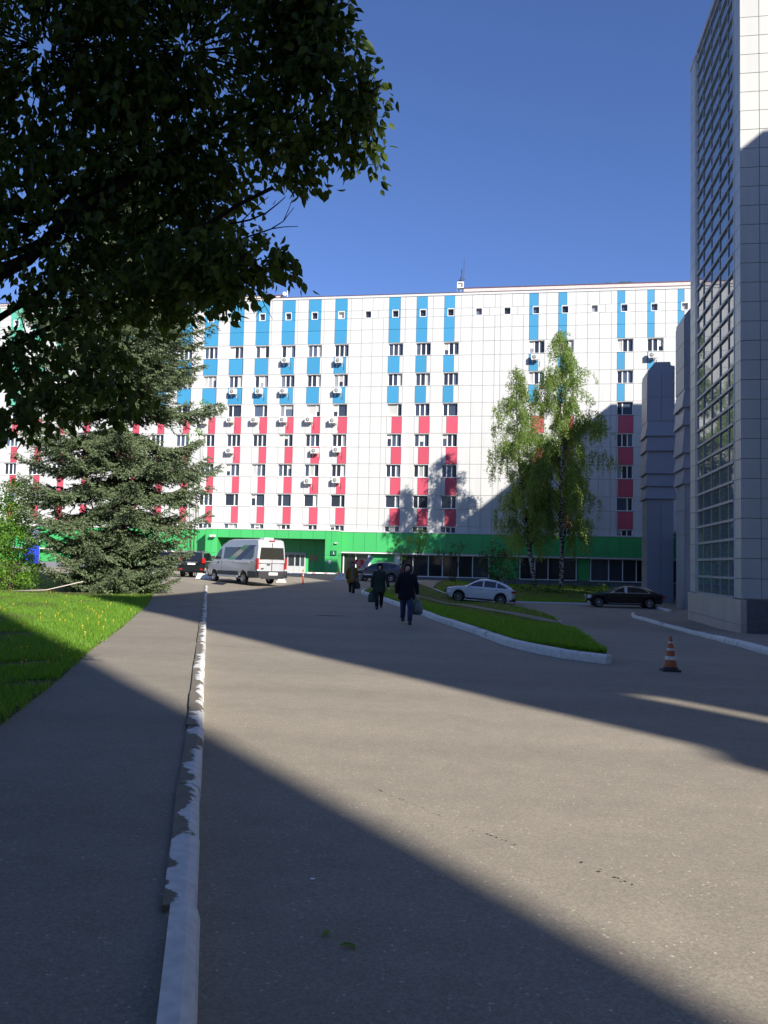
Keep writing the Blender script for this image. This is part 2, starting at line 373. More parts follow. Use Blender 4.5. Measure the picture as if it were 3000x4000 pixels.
kl = sroot('kerb', (*kp(0), 0))
kerb_run(kl, [kp(s) for s in (3.8, 12, 20, 33, 47.6)], 'kerbL', .13, .15)
kerb_run(kl, [kp(-1.0, -.012), kp(3.74, -.012)], 'kerbW', .165, .128, 1.2)

# island with its own kerbs, path worn across it
ISL = np.array([15.2, 17.3, 20.5, 24.2, 28, 31.3, 37, 42.4, 46, 52, 58, 61.6, 64])
XB = np.interp(ISL, [14.9, 19.7, 40.4, 45.3, 54.3, 58.3, 61.6, 64], [1.58, 1.48, 1.98, 1.54, -.23, -2.2, -4.7, -7.5])
A = np.column_stack([xk(ISL)+.16, ISL]); B = np.column_stack([XB, ISL])
isl = struct(strip('island_lawn', A, B, M['lawn'], .13, n=18, bump=.02))
ki = sroot('island_kerb', (1.6, 14.7, 0))
kerb_run(ki, [(1.52, 14.74), (1.0, 15.15), (.42, 15.9), (-.25, 17.28), (-1.2, 20.46), (-2.4, 24.2), (-4.52, 31.26), (-8.1, 42.4)], 'kerbW', .15, .16, 1.0, side=-1, inset=.015, gap=.02)
kerb_run(ki, [(-8.1, 42.4), (-8.75, 45.8), (-9.1, 52.3), (-8.8, 60.4), (-8.5, 74)], 'kerbW', .12, .16, 1.3, side=-1)
kerb_run(ki, [(1.56, 14.86), (1.56, 17.3), (1.6, 19.1), (1.68, 22.6), (2.1, 34.7), (2.1, 40.4)], 'kerbW', .11, .13, 1.0, side=1)
y = RNG.uniform(15.2, 63, 52000)
y = 15.2+(y-15.2)*RNG.uniform(.25, 1, len(y)); xa = xk(y)+.2; xb = np.interp(y, ISL, XB); x = xa+(xb-xa)*RNG.uniform(0, 1, len(y))
def trail_d(x, y):   # distance to the trodden path
    T = np.array([(-8.6, 49.8), (-6.9, 50.8), (-5.3, 51.9), (-3.3, 50.8), (-.6, 44.7), (.85, 40.6), (1.95, 37)]); d = np.full(len(x), 9.)
    for a, b in zip(T, T[1:]):
        ab = b-a; t = np.clip(((x-a[0])*ab[0]+(y-a[1])*ab[1])/(ab@ab), 0, 1); d = np.minimum(d, np.hypot(x-a[0]-t*ab[0], y-a[1]-t*ab[1]))
    return d
k = trail_d(x, y) > .55+RNG.normal(0, .12, len(x)); P = np.column_stack([x, y])[k]
blades('grass', P, g(P[:, 0], P[:, 1])+.13, .11, .03, M['bladeD'], isl, .5)
TA = np.array([(-8.6, 49.3), (-6.9, 50.3), (-5.3, 51.3), (-3.4, 50.2), (-.92, 44.3), (.5, 40.3), (1.65, 36.7)]); TB = TA+np.array([(-.15, 1.0), (-.1, 1.1), (0, 1.25), (.25, 1.3), (.6, .9), (.7, .7), (.6, .6)])
struct(strip('trail', TB, TA, M['walk'], .185, n=5, skirt=0))
# bank below the facade
bx = np.array([-6.5, -3, 0, 3, 6, 9.3]); by0 = np.array([63.5, 60.6, 60.2, 60.7, 61.3, 61.6])
bank = struct(strip('bank', np.column_stack([bx, by0]), np.column_stack([bx-1.0*(bx < -5), np.full(6, 85.9)]), M['lawn'], .12, n=22, bump=.05))
kb = sroot('bank_kerb', (0, 60, -1))
kerb_run(kb, [(-6.5, 63.3), (-3, 60.4), (0, 60.0), (3, 60.5), (6, 61.1), (9.3, 61.4)], 'kerbW', .13, .16, 1.2, side=1)
n = 26000; x = RNG.uniform(-6.3, 9.3, n); y = np.interp(x, bx, by0)+.2+RNG.uniform(0, 1, n)**1.4*24
blades('grass', np.column_stack([x, y]), g(x, y)+.13, .16, .04, M['bladeD'], bank, .5)
# pavement round the tower with its white kerb
KRL = [(4.7, 6), (5.17, 18.3), (5.24, 19.86), (5.44, 22.16), (5.93, 26.11), (6.67, 32.02), (6.95, 36.67), (6.82, 39.94), (6.52, 43.02), (6.18, 46.64), (6.5, 49.3)]
KR = np.array(KRL)
struct(strip('tower_pavement', KR+np.array((.1, 0)), np.column_stack([np.full(len(KR), 14.), np.append(KR[:-1, 1], 54.5)]), M['walk'], .09, n=10))
kr = sroot('tower_kerb', (5.2, 18.3, 0))
kerb_run(kr, KRL, 'kerbW', .14, .17, 1.1, side=-1)
kerb_run(kr, [(9.1, 59.9), (9.5, 54.6)], 'kerbW', .14, .17, 1.0, side=1)

# marks on the road: tar patch line, manhole patch, fallen leaves, scraps
def blot(mb, x, y, r, n=9, asp=1.0, ang=0):
    vs = [];
    for j in range(n):
        a = 2*math.pi*j/n; q = r*random.uniform(.55, 1.2); u, v = q*math.cos(a), q*math.sin(a)*asp
        X = x+u*math.cos(ang)-v*math.sin(ang); Y = y+u*math.sin(ang)+v*math.cos(ang); vs.append((X, Y, gz(X, Y)+.004))
    mb.add(vs, [tuple(range(n))])
M['tar'] = mat('tar', (.03, .027, .025), .8)
mb = MB()
for i in range(46):
    t = random.random(); s_ = i % 3
    x0, y0, x1, y1 = ((-1.06, 6.1, -.5, 5.5), (-.32, 5.35, .03, 5.0), (.28, 4.9, .62, 4.55))[s_]
    blot(mb, x0+(x1-x0)*t+random.gauss(0, .012), y0+(y1-y0)*t+random.gauss(0, .012), random.uniform(.004, .013), 7, .5, -.8)
tr_ = mb.build('tar_spots', M['tar'], None); struct(tr_)
mb = MB(); blot(mb, -5.6, 24.6, .55, 18, .45, .1); struct(mb.build('road_patch', mat('patch', (.05, .048, .047), .9)))

# ---------------------------------------------------------------- main hospital block
YF = 86.28; X0 = -32.18; BW = 3.0; ZT = 25.44; WW = 1.65; WH = 1.43; FL = 3.3
def bx_(i): return X0+BW*i
hosp = thing('hospital_building', 'long white panel-clad hospital block with blue and pink window stripes', 'building', (-20, YF, 0))
BMIN, BMAX = -11, 21; XL, XR = bx_(BMIN), bx_(BMAX)
ROOF = 30.62
wall = MB(); wall.box(XL, XR, YF+.42, YF+14, -1.4, ROOF-.02); wall.build('wall', M['joint'], hosp)
GAP = .028
blank = {5, 9, 10, 13, -5}
joints_top = [(25.47, 26.93), (26.93, 28.22), (28.22, 29.08), (29.08, ROOF-.14)]
panels = []       # (bay, x0,x1,z0,z1,mat)
def pan(b, x0, x1, z0, z1, m): panels.append((b, x0+GAP/2, x1-GAP/2, z0+GAP/2, z1-GAP/2, m))
wins = []; smalls = []
for b in range(BMIN, BMAX):
    x0 = bx_(b); bw = max(.5, min(1.62, 1.6-.06*b)); pw = max(.8, min(1.62, .8+.05*b)); hi = 'mint' if b <= -6 else 'blue'
    isb = b in blank
    for (z0, z1) in joints_top:
        sm = (z0, z1) == (28.22, 29.08); sx0 = x0+.35; sx1 = sx0+.72
        if isb:
            if sm:
                pan(b, x0, sx0, z0, z1, 'white'); pan(b, sx1, x0+1.8, z0, z1, 'white'); pan(b, x0+1.8, x0+3, z0, z1, 'white')
            else:
                pan(b, x0, x0+1.2, z0, z1, 'white') if b != 9 else pan(b, x0, x0+1.2, z0, z1, 'white')
                pan(b, x0+1.2, x0+2.4, z0, z1, 'white'); pan(b, x0+2.4, x0+3, z0, z1, 'white')
        else:
            if sm:
                pan(b, x0, sx0, z0, z1, hi)
                if bw > 1.1: pan(b, sx1, x0+bw, z0, z1, hi)
                pan(b, max(sx1, x0+bw), x0+1.8, z0, z1, 'white'); pan(b, x0+1.8, x0+3, z0, z1, 'white')
            else:
                pan(b, x0, x0+bw, z0, z1, hi)
                if bw < 1.55: pan(b, x0+bw, x0+1.8, z0, z1, 'white'); pan(b, x0+1.8, x0+3, z0, z1, 'white')
                else: pan(b, x0+bw, x0+3, z0, z1, 'white')
    smalls.append((b, x0+.35))
    for r in range(7):
        zt = ZT-FL*r; zb = zt-WH if r < 6 else 4.92
        zs = zt-FL if r < 6 else None            # next window top
        if isb:
            for (a, c) in ((0, 1.2), (1.2, 2.4), (2.4, 3.0)):
                pan(b, x0+a, x0+c, zb-.03, zt+.03, 'white')
                if zs is not None: pan(b, x0+a, x0+c, zs+.03, zb-.03, 'white')
        else:
            pan(b, x0+WW, x0+BW, zb-.03, zt+.03, 'white'); wins.append((b, r, x0, zb, zt))
            if zs is not None:
                if r < 2:
                    pan(b, x0, x0+bw, zs+.03, zb-.03, hi)
                    if bw < WW-.08: pan(b, x0+bw, x0+WW, zs+.03, zb-.03, 'white')
                else:
                    if pw < WW-.08: pan(b, x0, x0+WW-pw, zs+.03, zb-.03, 'white')
                    else: pw = WW
                    wdt = pw; pan(b, x0+WW-wdt, x0+WW, zs+.03, zb-.03, 'pink')
                pan(b, x0+WW, x0+BW, zs+.03, zb-.03, 'white')
# nearest white panels are single parts, the rest one part; colour panels all single
wh = sorted([p for p in panels if p[5] == 'white' and p[0] <= 16], key=lambda p: -(p[0] + (p[4] > 25)*.0 + (p[2]-p[1])*(p[4]-p[3])*.5))
single = set(map(id, wh[:298])); rest = MB(); cache = {}
for p in panels:
    b, x0, x1, z0, z1, mm = p
    if x1-x0 < .04: continue
    if mm == 'white' and id(p) not in single: rest.box(x0, x1, YF, YF+.05, z0, z1); continue
    k = (round(x1-x0, 2), round(z1-z0, 2), mm)
    if k not in cache: cache[k] = MB().box(0, k[0], 0, .05, 0, k[1]).mesh('panel', M[mm])
    put({'white': 'wall_panel', 'blue': 'blue_panel', 'pink': 'pink_panel', 'mint': 'mint_panel'}[mm], cache[k], hosp, (x0, YF+random.uniform(-.004, .004), z0))
stuff(rest.build('wall_panel', M['white'], hosp))
# windows
def winmesh(h, cuts, w=WW):
    mb = MB(); D = .40; t = .05
    mb.box(0, w, .0, D, h-.03, h); mb.box(0, w, -.06, D, 0, .035); mb.box(0, .03, 0, D, .036, h-.031); mb.box(w-.03, w, 0, D, .036, h-.031)   # reveal and sill
    y0, y1 = .27, .33
    mb.box(.031, w-.031, y0, y1, h-.09, h-.032); mb.box(.031, w-.031, y0, y1, .037, .10)
    mb.box(.031, .085, y0, y1, .101, h-.091); mb.box(w-.085, w-.031, y0, y1, .101, h-.091)
    for c in cuts: mb.box(c-.055, c+.055, y0-.03, y1, .101, h-.091)
    return mb.mesh('window', M['frame'])
WT = {}
for h in (WH, .72):
    for nm, cuts in (('a', (.56, 1.09)), ('b', (.58,)), ('c', (1.12,))): WT[(h, nm)] = (winmesh(h, cuts), cuts)
pc = {}
def panemesh(w, h, m=None, nm='pane'):
    k = (round(w, 3), round(h, 3), nm)
    if k not in pc: pc[k] = MB().box(0, w, 0, .012, 0, h).mesh(nm, m or M['pane'])
    return pc[k]
M['blind'] = mat('blind', (.45, .45, .43), .8, rand=.2)
for (b, r, x0, zb, zt) in wins:
    h = WH if r < 6 else .72
    nm = 'a' if r != 2 and r != 5 or random.random() < .25 else random.choice('bc')
    me, cuts = WT[(h, nm)]
    w = put('window', me, hosp, (x0, YF, zb)); w['_w'] = (0, 0, 0)
    cc = [.085]+list(cuts)+[WW-.085]
    if -1 <= b <= 15:
        for i in range(len(cc)-1):
            a = cc[i]+(.055 if i else 0); c = cc[i+1]-(.055 if i < len(cc)-2 else 0)
            put('pane', panemesh(c-a, h-.192), w, (a, .30, .101))
            if random.random() < .15:
                hh = random.choice((.35, .6, 1))*(h-.2); put('blind', panemesh(c-a-.02, hh, M['blind'], 'blind'), w, (a+.01, .286, h-.093-hh))
    else: put('pane', panemesh(WW-.17, h-.192), w, (.085, .31, .101))
sm_me = MB(); s_ = .72
sm_me.box(0, s_, -.02, .4, .80, .86); sm_me.box(0, s_, -.03, .4, 0, .06); sm_me.box(0, .05, -.02, .4, .061, .799); sm_me.box(s_-.05, s_, -.02, .4, .061, .799)
sm_me = sm_me.mesh('attic_window', M['frame'])
for b, x in smalls:
    w = put('attic_window', sm_me, hosp, (x, YF, 28.22)); w['_w'] = (0, 0, 0); put('pane', panemesh(s_-.1, .738), w, (.05, .33, .061))
# cornice, roof, parapets
c = MB(); c.box(XL, XR, YF-.06, YF+.5, ROOF-.13, ROOF+.13); c.build('cornice', M['white'], hosp)
c = MB(); c.box(XL-.05, XR+.05, YF-.10, YF+.5, ROOF+.132, ROOF+.19); c.build('roof_edge', M['capm'], hosp)
c = MB(); c.box(-6.2, XR, YF+.6, YF+1.0, ROOF, ROOF+.78); c.build('parapet', M['parapet'], hosp); MB().box(-62, -26.5, YF+.6, YF+1.0, ROOF, ROOF+.62).build('parapet', M['parapet'], hosp)
c = MB(); c.box(-6.25, XR, YF+.55, YF+1.05, ROOF+.783, ROOF+.87); c.build('parapet_cap', M['capm'], hosp); MB().box(-62, -26.4, YF+.55, YF+1.05, ROOF+.623, ROOF+.69).build('parapet_cap', M['capm'], hosp)

# ground floor: projecting green fascia, portico, shop windows
ZG = 4.86; YG = YF-.55
def gpanels(x0, x1, z0, z1, y, w, m='green', vert=True, parent=hosp):
    n = max(1, round((x1-x0)/w)); L = (x1-x0)/n
    k = ('g', round(L, 3), round(z1-z0, 3), m)
    if k not in cache: cache[k] = MB().box(GAP/2, L-GAP/2, 0, .04, GAP/2, z1-z0-GAP/2).mesh('green_panel', M[m])
    for i in range(n): put('green_panel', cache[k], parent, (x0+i*L, y, z0))
def gslab(x0, x1, y0, y1, z0, z1, nm='fascia_core', m='joint'):
    b = MB(); b.box(x0, x1, y0, y1, z0, z1); return b.build(nm, M[m], hosp)
PXL, PXR, OXL, OXR = -33.14, -18.64, -31.82, -19.97; YP = 83.7
# right fascia
gslab(PXR+.02, 12.6, YG+.045, YF+.4, 2.72, ZG-.02); gpanels(PXR, 12.62, 2.78, ZG, YG, 1.27)
gslab(PXR, 12.64, YG-.05, YF+.3, ZG+.003, ZG+.10, 'coping', 'white'); gslab(PXR+.02, 12.6, YG-.03, YG+.16, 2.62, 2.715, 'drip_edge', 'frame')
# left fascia
gslab(XL, PXL-.02, YG+.045, YF+.4, 2.42, ZG-.02); gpanels(XL, PXL, 2.48, ZG, YG, 1.5)
gslab(XL, PXL, YG-.05, YF+.3, ZG+.003, ZG+.10, 'coping', 'white'); gslab(XL, PXL-.02, YG-.03, YG+.16, 2.32, 2.415, 'drip_edge', 'frame')
gpanels(XL, PXL, .9, 2.3, YF+.05, 2.2); gslab(XL, PXL, YF+.1, YF+.41, -.4, 2.32, 'base_wall'); gslab(XL, PXL-.02, YF+.02, YF+.098, -.4, .88, 'plinth', 'plinth')
# portico: frame with a deep porch
gslab(PXL, OXL, YP+.045, YG, -.3, ZG, 'pier_core'); gslab(OXR, PXR-.045, YP+.045, YG, -.3, ZG, 'pier_core'); gslab(OXL, OXR, YP+.045, YG, 4.02, ZG, 'lintel_core')
gpanels(PXL, OXL, 2.3, ZG, YP, .66); gpanels(PXL, OXL, .1, 2.3, YP, .66)
gpanels(OXR, PXR, 2.3, ZG, YP, .66); gpanels(OXR, PXR, .1, 2.3, YP, .66); gpanels(OXL, OXR, 3.98, ZG, YP, 1.32)
for (x, sg) in ((PXR, 1), (OXR, -1)):
    k = MB(); xx = (x-.04, x) if sg > 0 else (x-.005, x-.001)
    k.box(*xx, YP+.042, YG+(.55 if sg < 0 else 0), .1, 2.27); k.box(*xx, YP+.042, YG+(.55 if sg < 0 else 0), 2.30, ZG if sg > 0 else 4.0); k.build('side_panel', M['green'], hosp)
k = MB(); k.box(PXL-.04, PXL-.001, YP+.042, YG, .1, ZG); k.build('side_panel', M['green'], hosp)
k = MB(); k.box(OXL+.001, OXL+.005, YP+.042, YF+2, .1, 4.0); k.build('side_panel', M['green'], hosp)
gslab(PXL-.05, PXR+.05, YP-.05, YG, ZG+.004, ZG+.13, 'coping', 'white')
# the porch is a void in the block: side walls, ceiling and back wall in front of the core wall
gslab(OXL, OXR, YP+.06, YF+.42, 4.003, 4.018, 'porch_ceiling', 'plinth'); gpanels(OXL+.01, OXR-.01, .25, 3.98, YF+.30, 1.7)
gslab(OXL, OXR, YG+.8, YF+.415, -.1, .24, 'porch_step', 'plinth')
dr = thing('entrance_door', 'pale grey glazed entrance door unit at the back of the green porch', 'door', (-24, YF+.2, .24))
k = MB(); dx0, dx1, dz0, dz1, dy = -25.6, -22.75, .245, 2.55, YF+.18
k.box(dx0, dx1, dy, dy+.1, dz1-.22, dz1); k.box(dx0, dx0+.1, dy, dy+.1, dz0, dz1-.221); k.box(dx1-.14, dx1, dy, dy+.1, dz0, dz1-.221)
for x in (-24.75, -23.95, -23.35): k.box(x-.06, x+.06, dy, dy+.1, dz0, dz1-.221)
for (a, b) in ((-25.5, -24.81), (-24.69, -24.01), (-23.89, -23.41), (-23.29, -22.89)): k.box(a, b, dy+.02, dy+.08, dz0, dz0+.85)
k.build('frame', mat('door_grey', (.46, .48, .48), .5), dr)
for (a, b) in ((-25.5, -24.81), (-24.69, -24.01), (-23.89, -23.41), (-23.29, -22.89)):
    MB().box(a, b, dy+.045, dy+.055, dz0+.851, dz1-.222).build('pane', M['shop'], dr)
MB().tube([(-24.6, dy-.03, 1.1), (-24.6, dy-.03, 1.5)], .015, 6).build('handle', M['steel'], dr)
po = MB().box(-22.4, -21.45, YF+.255, YF+.27, 1.65, 2.35).build('poster', mat('poster', (.34, .26, .14), .7, var=.25, scale=6)); tag(po, 'faded orange poster on the green porch wall beside the door', 'poster')
# shop windows, right part
k = MB(); WZ0, WZ1 = .38, 2.60; yw = YF+.02
groups = [(-18.55, -15.75, (-17.15,)), (-12.3, -2.95, (-10.98, -9.35, -7.85, -6.2, -4.7)), (.14, 5.95, (1.71, 3.06, 4.42)), (7.27, 12.55, (9.12, 10.49, 11.84))]
for gx0, gx1, cuts in groups:
    w = MB(); w.box(gx0, gx1, yw-.09, yw+.2, WZ1-.07, WZ1); w.box(gx0-.03, gx1+.03, yw-.16, yw+.2, WZ0-.1, WZ0)
    for x in (gx0+.05, gx1-.05): w.box(x-.05, x+.05, yw-.09, yw+.2, WZ0+.001, WZ1-.071)
    for x in cuts: w.box(x-.045, x+.045, yw-.04, yw+.2, WZ0+.001, WZ1-.071)
    wo_ = w.build('shop_window', M['frame'], hosp); wo_['_w'] = (0, 0, 0)
    e = [gx0+.05]+list(cuts)+[gx1-.05]
    for a, b in zip(e, e[1:]): put('pane', panemesh(b-a-.1, WZ1-WZ0-.075, M['shop'], 'shop'), wo_, (a+.05, yw+.08, WZ0+.002))
    gslab(gx0, gx1, yw+.09, yw+.38, WZ0, WZ1-.01, 'room_wall', 'room')
k = MB().box(-17.1, -16.0, yw-.06, yw+.05, WZ0-.3, WZ0-.11).build('door_sill', M['frame'], hosp)
for a, b in ((-15.65, -12.4), (-2.88, .06), (6.05, 7.2)): gpanels(a, b, .35, 2.60, YF+.05, 1.5); gslab(a, b, YF+.095, YF+.41, .3, 2.62, 'base_wall')
gslab(PXR, 12.6, YF-.02, YF+.40, -1.3, .27, 'plinth', 'plinth'); gslab(12.6, XR, YF+.03, YF+.41, -1.3, 4.88, 'base_wall', 'tower')
MB().box(-15.75, -15.52, yw-.25, yw-.1, .27, 2.60).build('white_column', M['frame'], hosp); MB().box(-12.95, -12.36, yw-.2, yw-.1, .27, 2.60).build('white_column', M['frame'], hosp)
# small fixtures on the portico
def sec_cam(x, y, z, label, dx=.3, scale=1.0):
    t = thing('security_camera', label, 'camera', (x, y, z), 'security cameras'); s = scale
    MB().box(x-.28*s, x+.28*s, y-.5*s, y-.22*s, z-.10*s, z+.12*s).build('housing', M['acw'], t)
    MB().tube([(x, y, z-.12*s), (x, y-.3*s, z-.12*s), (x, y-.36*s, z)], .03*s, 6).build('bracket', M['acw'], t)
    MB().lathe([(0, -.02), (.07*s, -.02), (.07*s, .02), (0, .02)], 10, 'y', (x+.1*s, y-.51*s, z)).build('lens', M['dark'], t)
sec_cam(-32.2, YP, 4.1, 'white security camera high on the left pier of the green porch')
sec_cam(-18.75, YP, 3.6, 'small white security camera on the right corner of the green porch', scale=.5)
sec_cam(10.2, 34.95, 3.3, 'white security camera on the white tower wall', scale=.35)
ex = thing('exit_light', 'small dark green box sign with a white running figure on the porch pier', 'sign', (-19.0, YP, 2.55))
MB().box(-19.3, -18.72, YP-.14, YP-.002, 2.32, 2.82).build('box', mat('exit_green', (.01, .10, .06), .4), ex)
k = MB(); k.tube([(-19.02, YP-.146, 2.72), (-19.02, YP-.146, 2.74)], .035, 8); k.tube([(-19.02, YP-.146, 2.68), (-18.98, YP-.146, 2.52)], .03, 6); k.tube([(-18.98, YP-.146, 2.52), (-19.08, YP-.146, 2.4)], .02, 6); k.tube([(-18.98, YP-.146, 2.52), (-18.9, YP-.146, 2.42)], .02, 6); k.build('figure', M['frame'], ex)
k = MB().box(-19.55, -19.28, YP-.03, YP-.002, 1.45, 1.78).build('notice', M['frame']); tag(k, 'small white notice plate on the porch pier', 'notice')
bt = thing('blue_banner', 'tall blue and grey banner board on the green wall behind the spruce', 'banner', (-54.5, YG-.4, 0))
MB().box(-55.3, -53.6, YG-.35, YG-.25, .6, 2.75).build('lower_sheet', mat('banner_blue', (.02, .05, .5), .6), bt)
MB().box(-55.3, -53.6, YG-.35, YG-.25, 2.8, 4.6).build('upper_sheet', mat('banner_grey', (.16, .2, .28), .6), bt)
for x in (-55.35, -53.55): MB().tube([(x, YG-.3, -.3), (x, YG-.3, 4.7)], .04, 6).build('pole', M['steel'], bt)

# air conditioners
def ac_unit(x, z, label):
    t = thing('air_conditioner', label, 'air conditioner', (x, YF, z), 'air conditioners on the hospital wall', world=False)
    if not AC: 
        AC['c'] = MB().box(-.41, .41, -.62, -.30, 0, .56).mesh('casing', M['acw'])
        q = MB(); q.lathe([(0, -.01), (.21, -.01), (.23, 0), (.23, .012), (0, .012)], 20, 'y', (-.1, -.633, .28)); AC['g'] = q.mesh('fan_grille', M['acg'])
        q = MB(); q.lathe([(.02, -.02), (.04, -.02), (.04, 0), (0, 0)], 10, 'y', (-.1, -.645, .28))
        for j in range(10):
            a = 2*math.pi*j/10; q.tube([(-.1, -.65, .28), (-.1+.22*math.cos(a), -.65, .28+.22*math.sin(a))], .006, 4)
        AC['s'] = q.mesh('grille_bars', M['acw'])
        q = MB()
        for s in (-.3, .3): q.box(s-.02, s+.02, -.6, 0, -.05, -.004); q.box(s-.02, s+.02, -.04, 0, -.35, -.051); q.add([(s, -.04, -.33), (s, -.5, -.05), (s+.02, -.5, -.05), (s+.02, -.04, -.33)], [(0, 1, 2, 3)])
        q.box(-.279, .279, -.03, -.004, -.05, -.01); AC['b'] = q.mesh('bracket', M['acw'])
        AC['p'] = MB().tube([(.42, -.4, .15), (.5, -.3, .1), (.48, -.06, -.1), (.44, -.03, -.7)], .02, 6).mesh('pipe', M['acg'])
    put('casing', AC['c'], t); gr = put('fan_grille', AC['g'], t); put('grille_bars', AC['s'], gr); put('bracket', AC['b'], t); put('pipe', AC['p'], t)
AC = {}
ordn = ['first', 'second', 'third', 'fourth', 'fifth', 'sixth', 'seventh']
rown = ['top window row', 'second window row', 'third window row', 'fourth window row', 'fifth window row']
acs = {0: [(2, .66), (4, .66), (11, .65), (15, .45)], 1: [(0, .75), (1, .75), (2, .55), (4, .6)], 2: [(-1, .45), (0, .55), (1, .35), (2, .6), (3, .5), (4, .2)], 3: [(0, .6), (3, 1.25), (4, .7), (11, .45)], 4: [(3, .6), (4, .7)]}
for r, lst in acs.items():
    for i, (b, off) in enumerate(lst):
        z = ZT-FL*r-WH-.78+(.12 if random.random() < .3 else 0)
        who = 'beside the glass tower' if b == 15 else 'behind the birches' if b == 11 else ordn[i]+' from left in its row'
        ac_unit(bx_(b)+off, z, f'white air conditioner under the {rown[r]}, {who}')

# roof aerials
an = thing('roof_antenna', 'thin aerial mast with a white equipment cabinet on the hospital roof edge', 'antenna', (-6.6, YF+.8, ROOF))
x, y, z = -6.5, YF+.9, ROOF
MB().tube([(x+.28, y, z), (x+.28, y, z+4.15)], [.045, .02], 6).build('mast', M['dark'], an); MB().tube([(x+.05, y, z+1.4), (x+.05, y, z+3.05)], [.07, .05], 6).build('mast', M['dark'], an)
cb = MB().box(x-.4, x+.3, y-.35, y+.2, z+.85, z+1.55).build('cabinet', M['acw'], an); MB().box(x-.3, x-.02, y-.37, y-.351, z+1.25, z+1.45).box(x+.02, x+.2, y-.37, y-.351, z+.95, z+1.45).build('vent', M['acg'], cb)
MB().box(x-.45, x-.35, y-.3, y+.1, z, z+.849).box(x-.1, x+.1, y-.2, y+.1, z, z+.849).build('stand', M['steel'], an)
k = MB(); k.tube([(x-.3, y, z+1.8), (x+.4, y, z+1.9)], .05, 6); k.tube([(x, y, z+1.55), (x, y, z+2.2)], .09, 6); k.build('crossarm', M['dark'], an)
ds = thing('roof_dish', 'small white dish on a post at the left roof edge of the hospital', 'dish', (-25.9, YF+.5, ROOF+.2))
MB().tube([(-25.8, YF+.4, ROOF+.15), (-25.8, YF+.4, ROOF+1.1)], .05, 6).build('post', M['frame'], ds); MB().lathe([(0, 0), (.15, .03), (.27, .1), (.26, .12), (0, .03)], 14, 'y', (-26.1, YF+.1, ROOF+.65)).build('dish', M['frame'], ds)
mb = MB()
for i in range(160):
    cx = random.choice((8.9, 10.3, 10.7, 11.2)); x = cx+random.gauss(0, .22); zz = random.uniform(.08, .3)
    mb.add([(x, YF+.8, ROOF+.85), (x+.05, YF+.8, ROOF+.85), (x+random.uniform(-.15, .15), YF+.75, ROOF+.85+zz)], [(0, 1, 2)])
stuff(mb.build('roof_weeds', M['hedge']))

# ---------------------------------------------------------------- glass tower
TX = 8.963; TY0 = 35.3; TY1 = 45.35; TT = 28.95; PT = .8182; ZB = .55
tow = thing('glass_tower', 'tall white tower with a gridded glass curtain wall on its left face', 'building', (TX, TY0, -1))
MB().box(TX+.12, 23.2, TY0+.06, TY1-.06, -1.6, TT-.05).build('core', M['joint'], tow)
# front panels
PWt = .766; nrow = int((TT-ZB)/PT); fr = MB().box(.012, PWt-.012, 0, .05, .012, PT-.012).mesh('wall_panel', M['tower'])
for r in range(nrow+1):
    for c_ in range(8):
        if r*PT+ZB > TT-.3: continue
        put('wall_panel', fr, tow, (TX+c_*PWt, TY0+random.uniform(-.002, .002), ZB+r*PT))
k = MB()
for c_ in range(8, 18):
    for r in range(nrow+1):
        x = TX+c_*PWt
        if x+PWt < 23.3: k.box(x+.012, x+PWt-.012, TY0, TY0+.05, ZB+r*PT+.012, min(TT, ZB+(r+1)*PT-.012))
stuff(k.build('wall_panel', M['tower'], tow))
# left face: side strips and glass grid
YG0, YG1 = 36.33, 43.6; mull = [36.33, 37.3, 38.85, 40.5, 42.2, 43.6]
for (a, b, nm) in ((TY0+.001, YG0-.06, 'corner_panel'), (YG1+.45, TY1, 'corner_panel')):
    pm = MB().box(0, .05, .012, b-a-.012, .012, PT-.012).mesh('corner_panel', M['tower'])
    for r in range(nrow+1): put(nm, pm, tow, (TX-.001, a, ZB+r*PT))
MB().box(TX+.16, TX+.19, YG1+.06, YG1+.44, ZB, TT-.05).build('recess_strip', M['pylon'], tow)
k = MB(); k.box(TX-.02, TX+.12, YG0-.058, YG0+.05, ZB, TT); k.box(TX-.03, TX+.12, YG1-.05, YG1+.059, ZB, TT); k.build('edge_frame', mat('edge_white', (.6, .61, .62), .4), tow)
for y_ in mull[1:-1]: MB().box(TX-.012, TX+.10, y_-.03, y_+.035, ZB, TT-.1).build('mullion', M['mullion'], tow)
hb = MB().box(-.05, .10, YG0+.052, YG1-.052, -.055, .055).mesh('transom', M['mullion'])
for r in range(nrow+1): put('transom', hb, tow, (TX, 0, ZB+r*PT))
for i in range(5):
    a, b = mull[i]+.037+(.02 if i == 0 else 0), mull[i+1]-.037-(.02 if i == 4 else 0); pm = MB().box(0, .02, 0, b-a, 0, PT-.112).mesh('pane', M['curtain'])
    for r in range(nrow):
        o = put('pane', pm, tow, (TX+.03, a, ZB+r*PT+.056)); o.rotation_euler = (0, random.gauss(0, .004), random.gauss(0, .004))
MB().box(TX-.03, 23.3, TY0-.03, TY1+.03, TT-.04, TT+.22).build('coping', M['tower'], tow)
MB().box(TX-.12, TX+.11, TY0-.35, TY1, -1.5, -.5).box(TX-.12, TX+.11, TY0-.35, TY1, -.488, ZB-.04).build('plinth_side', M['granite'], tow)
MB().box(TX+.112, 23.2, TY0-.35, TY0+.05, -1.5, ZB-.04).build('plinth_front', M['granited'], tow)

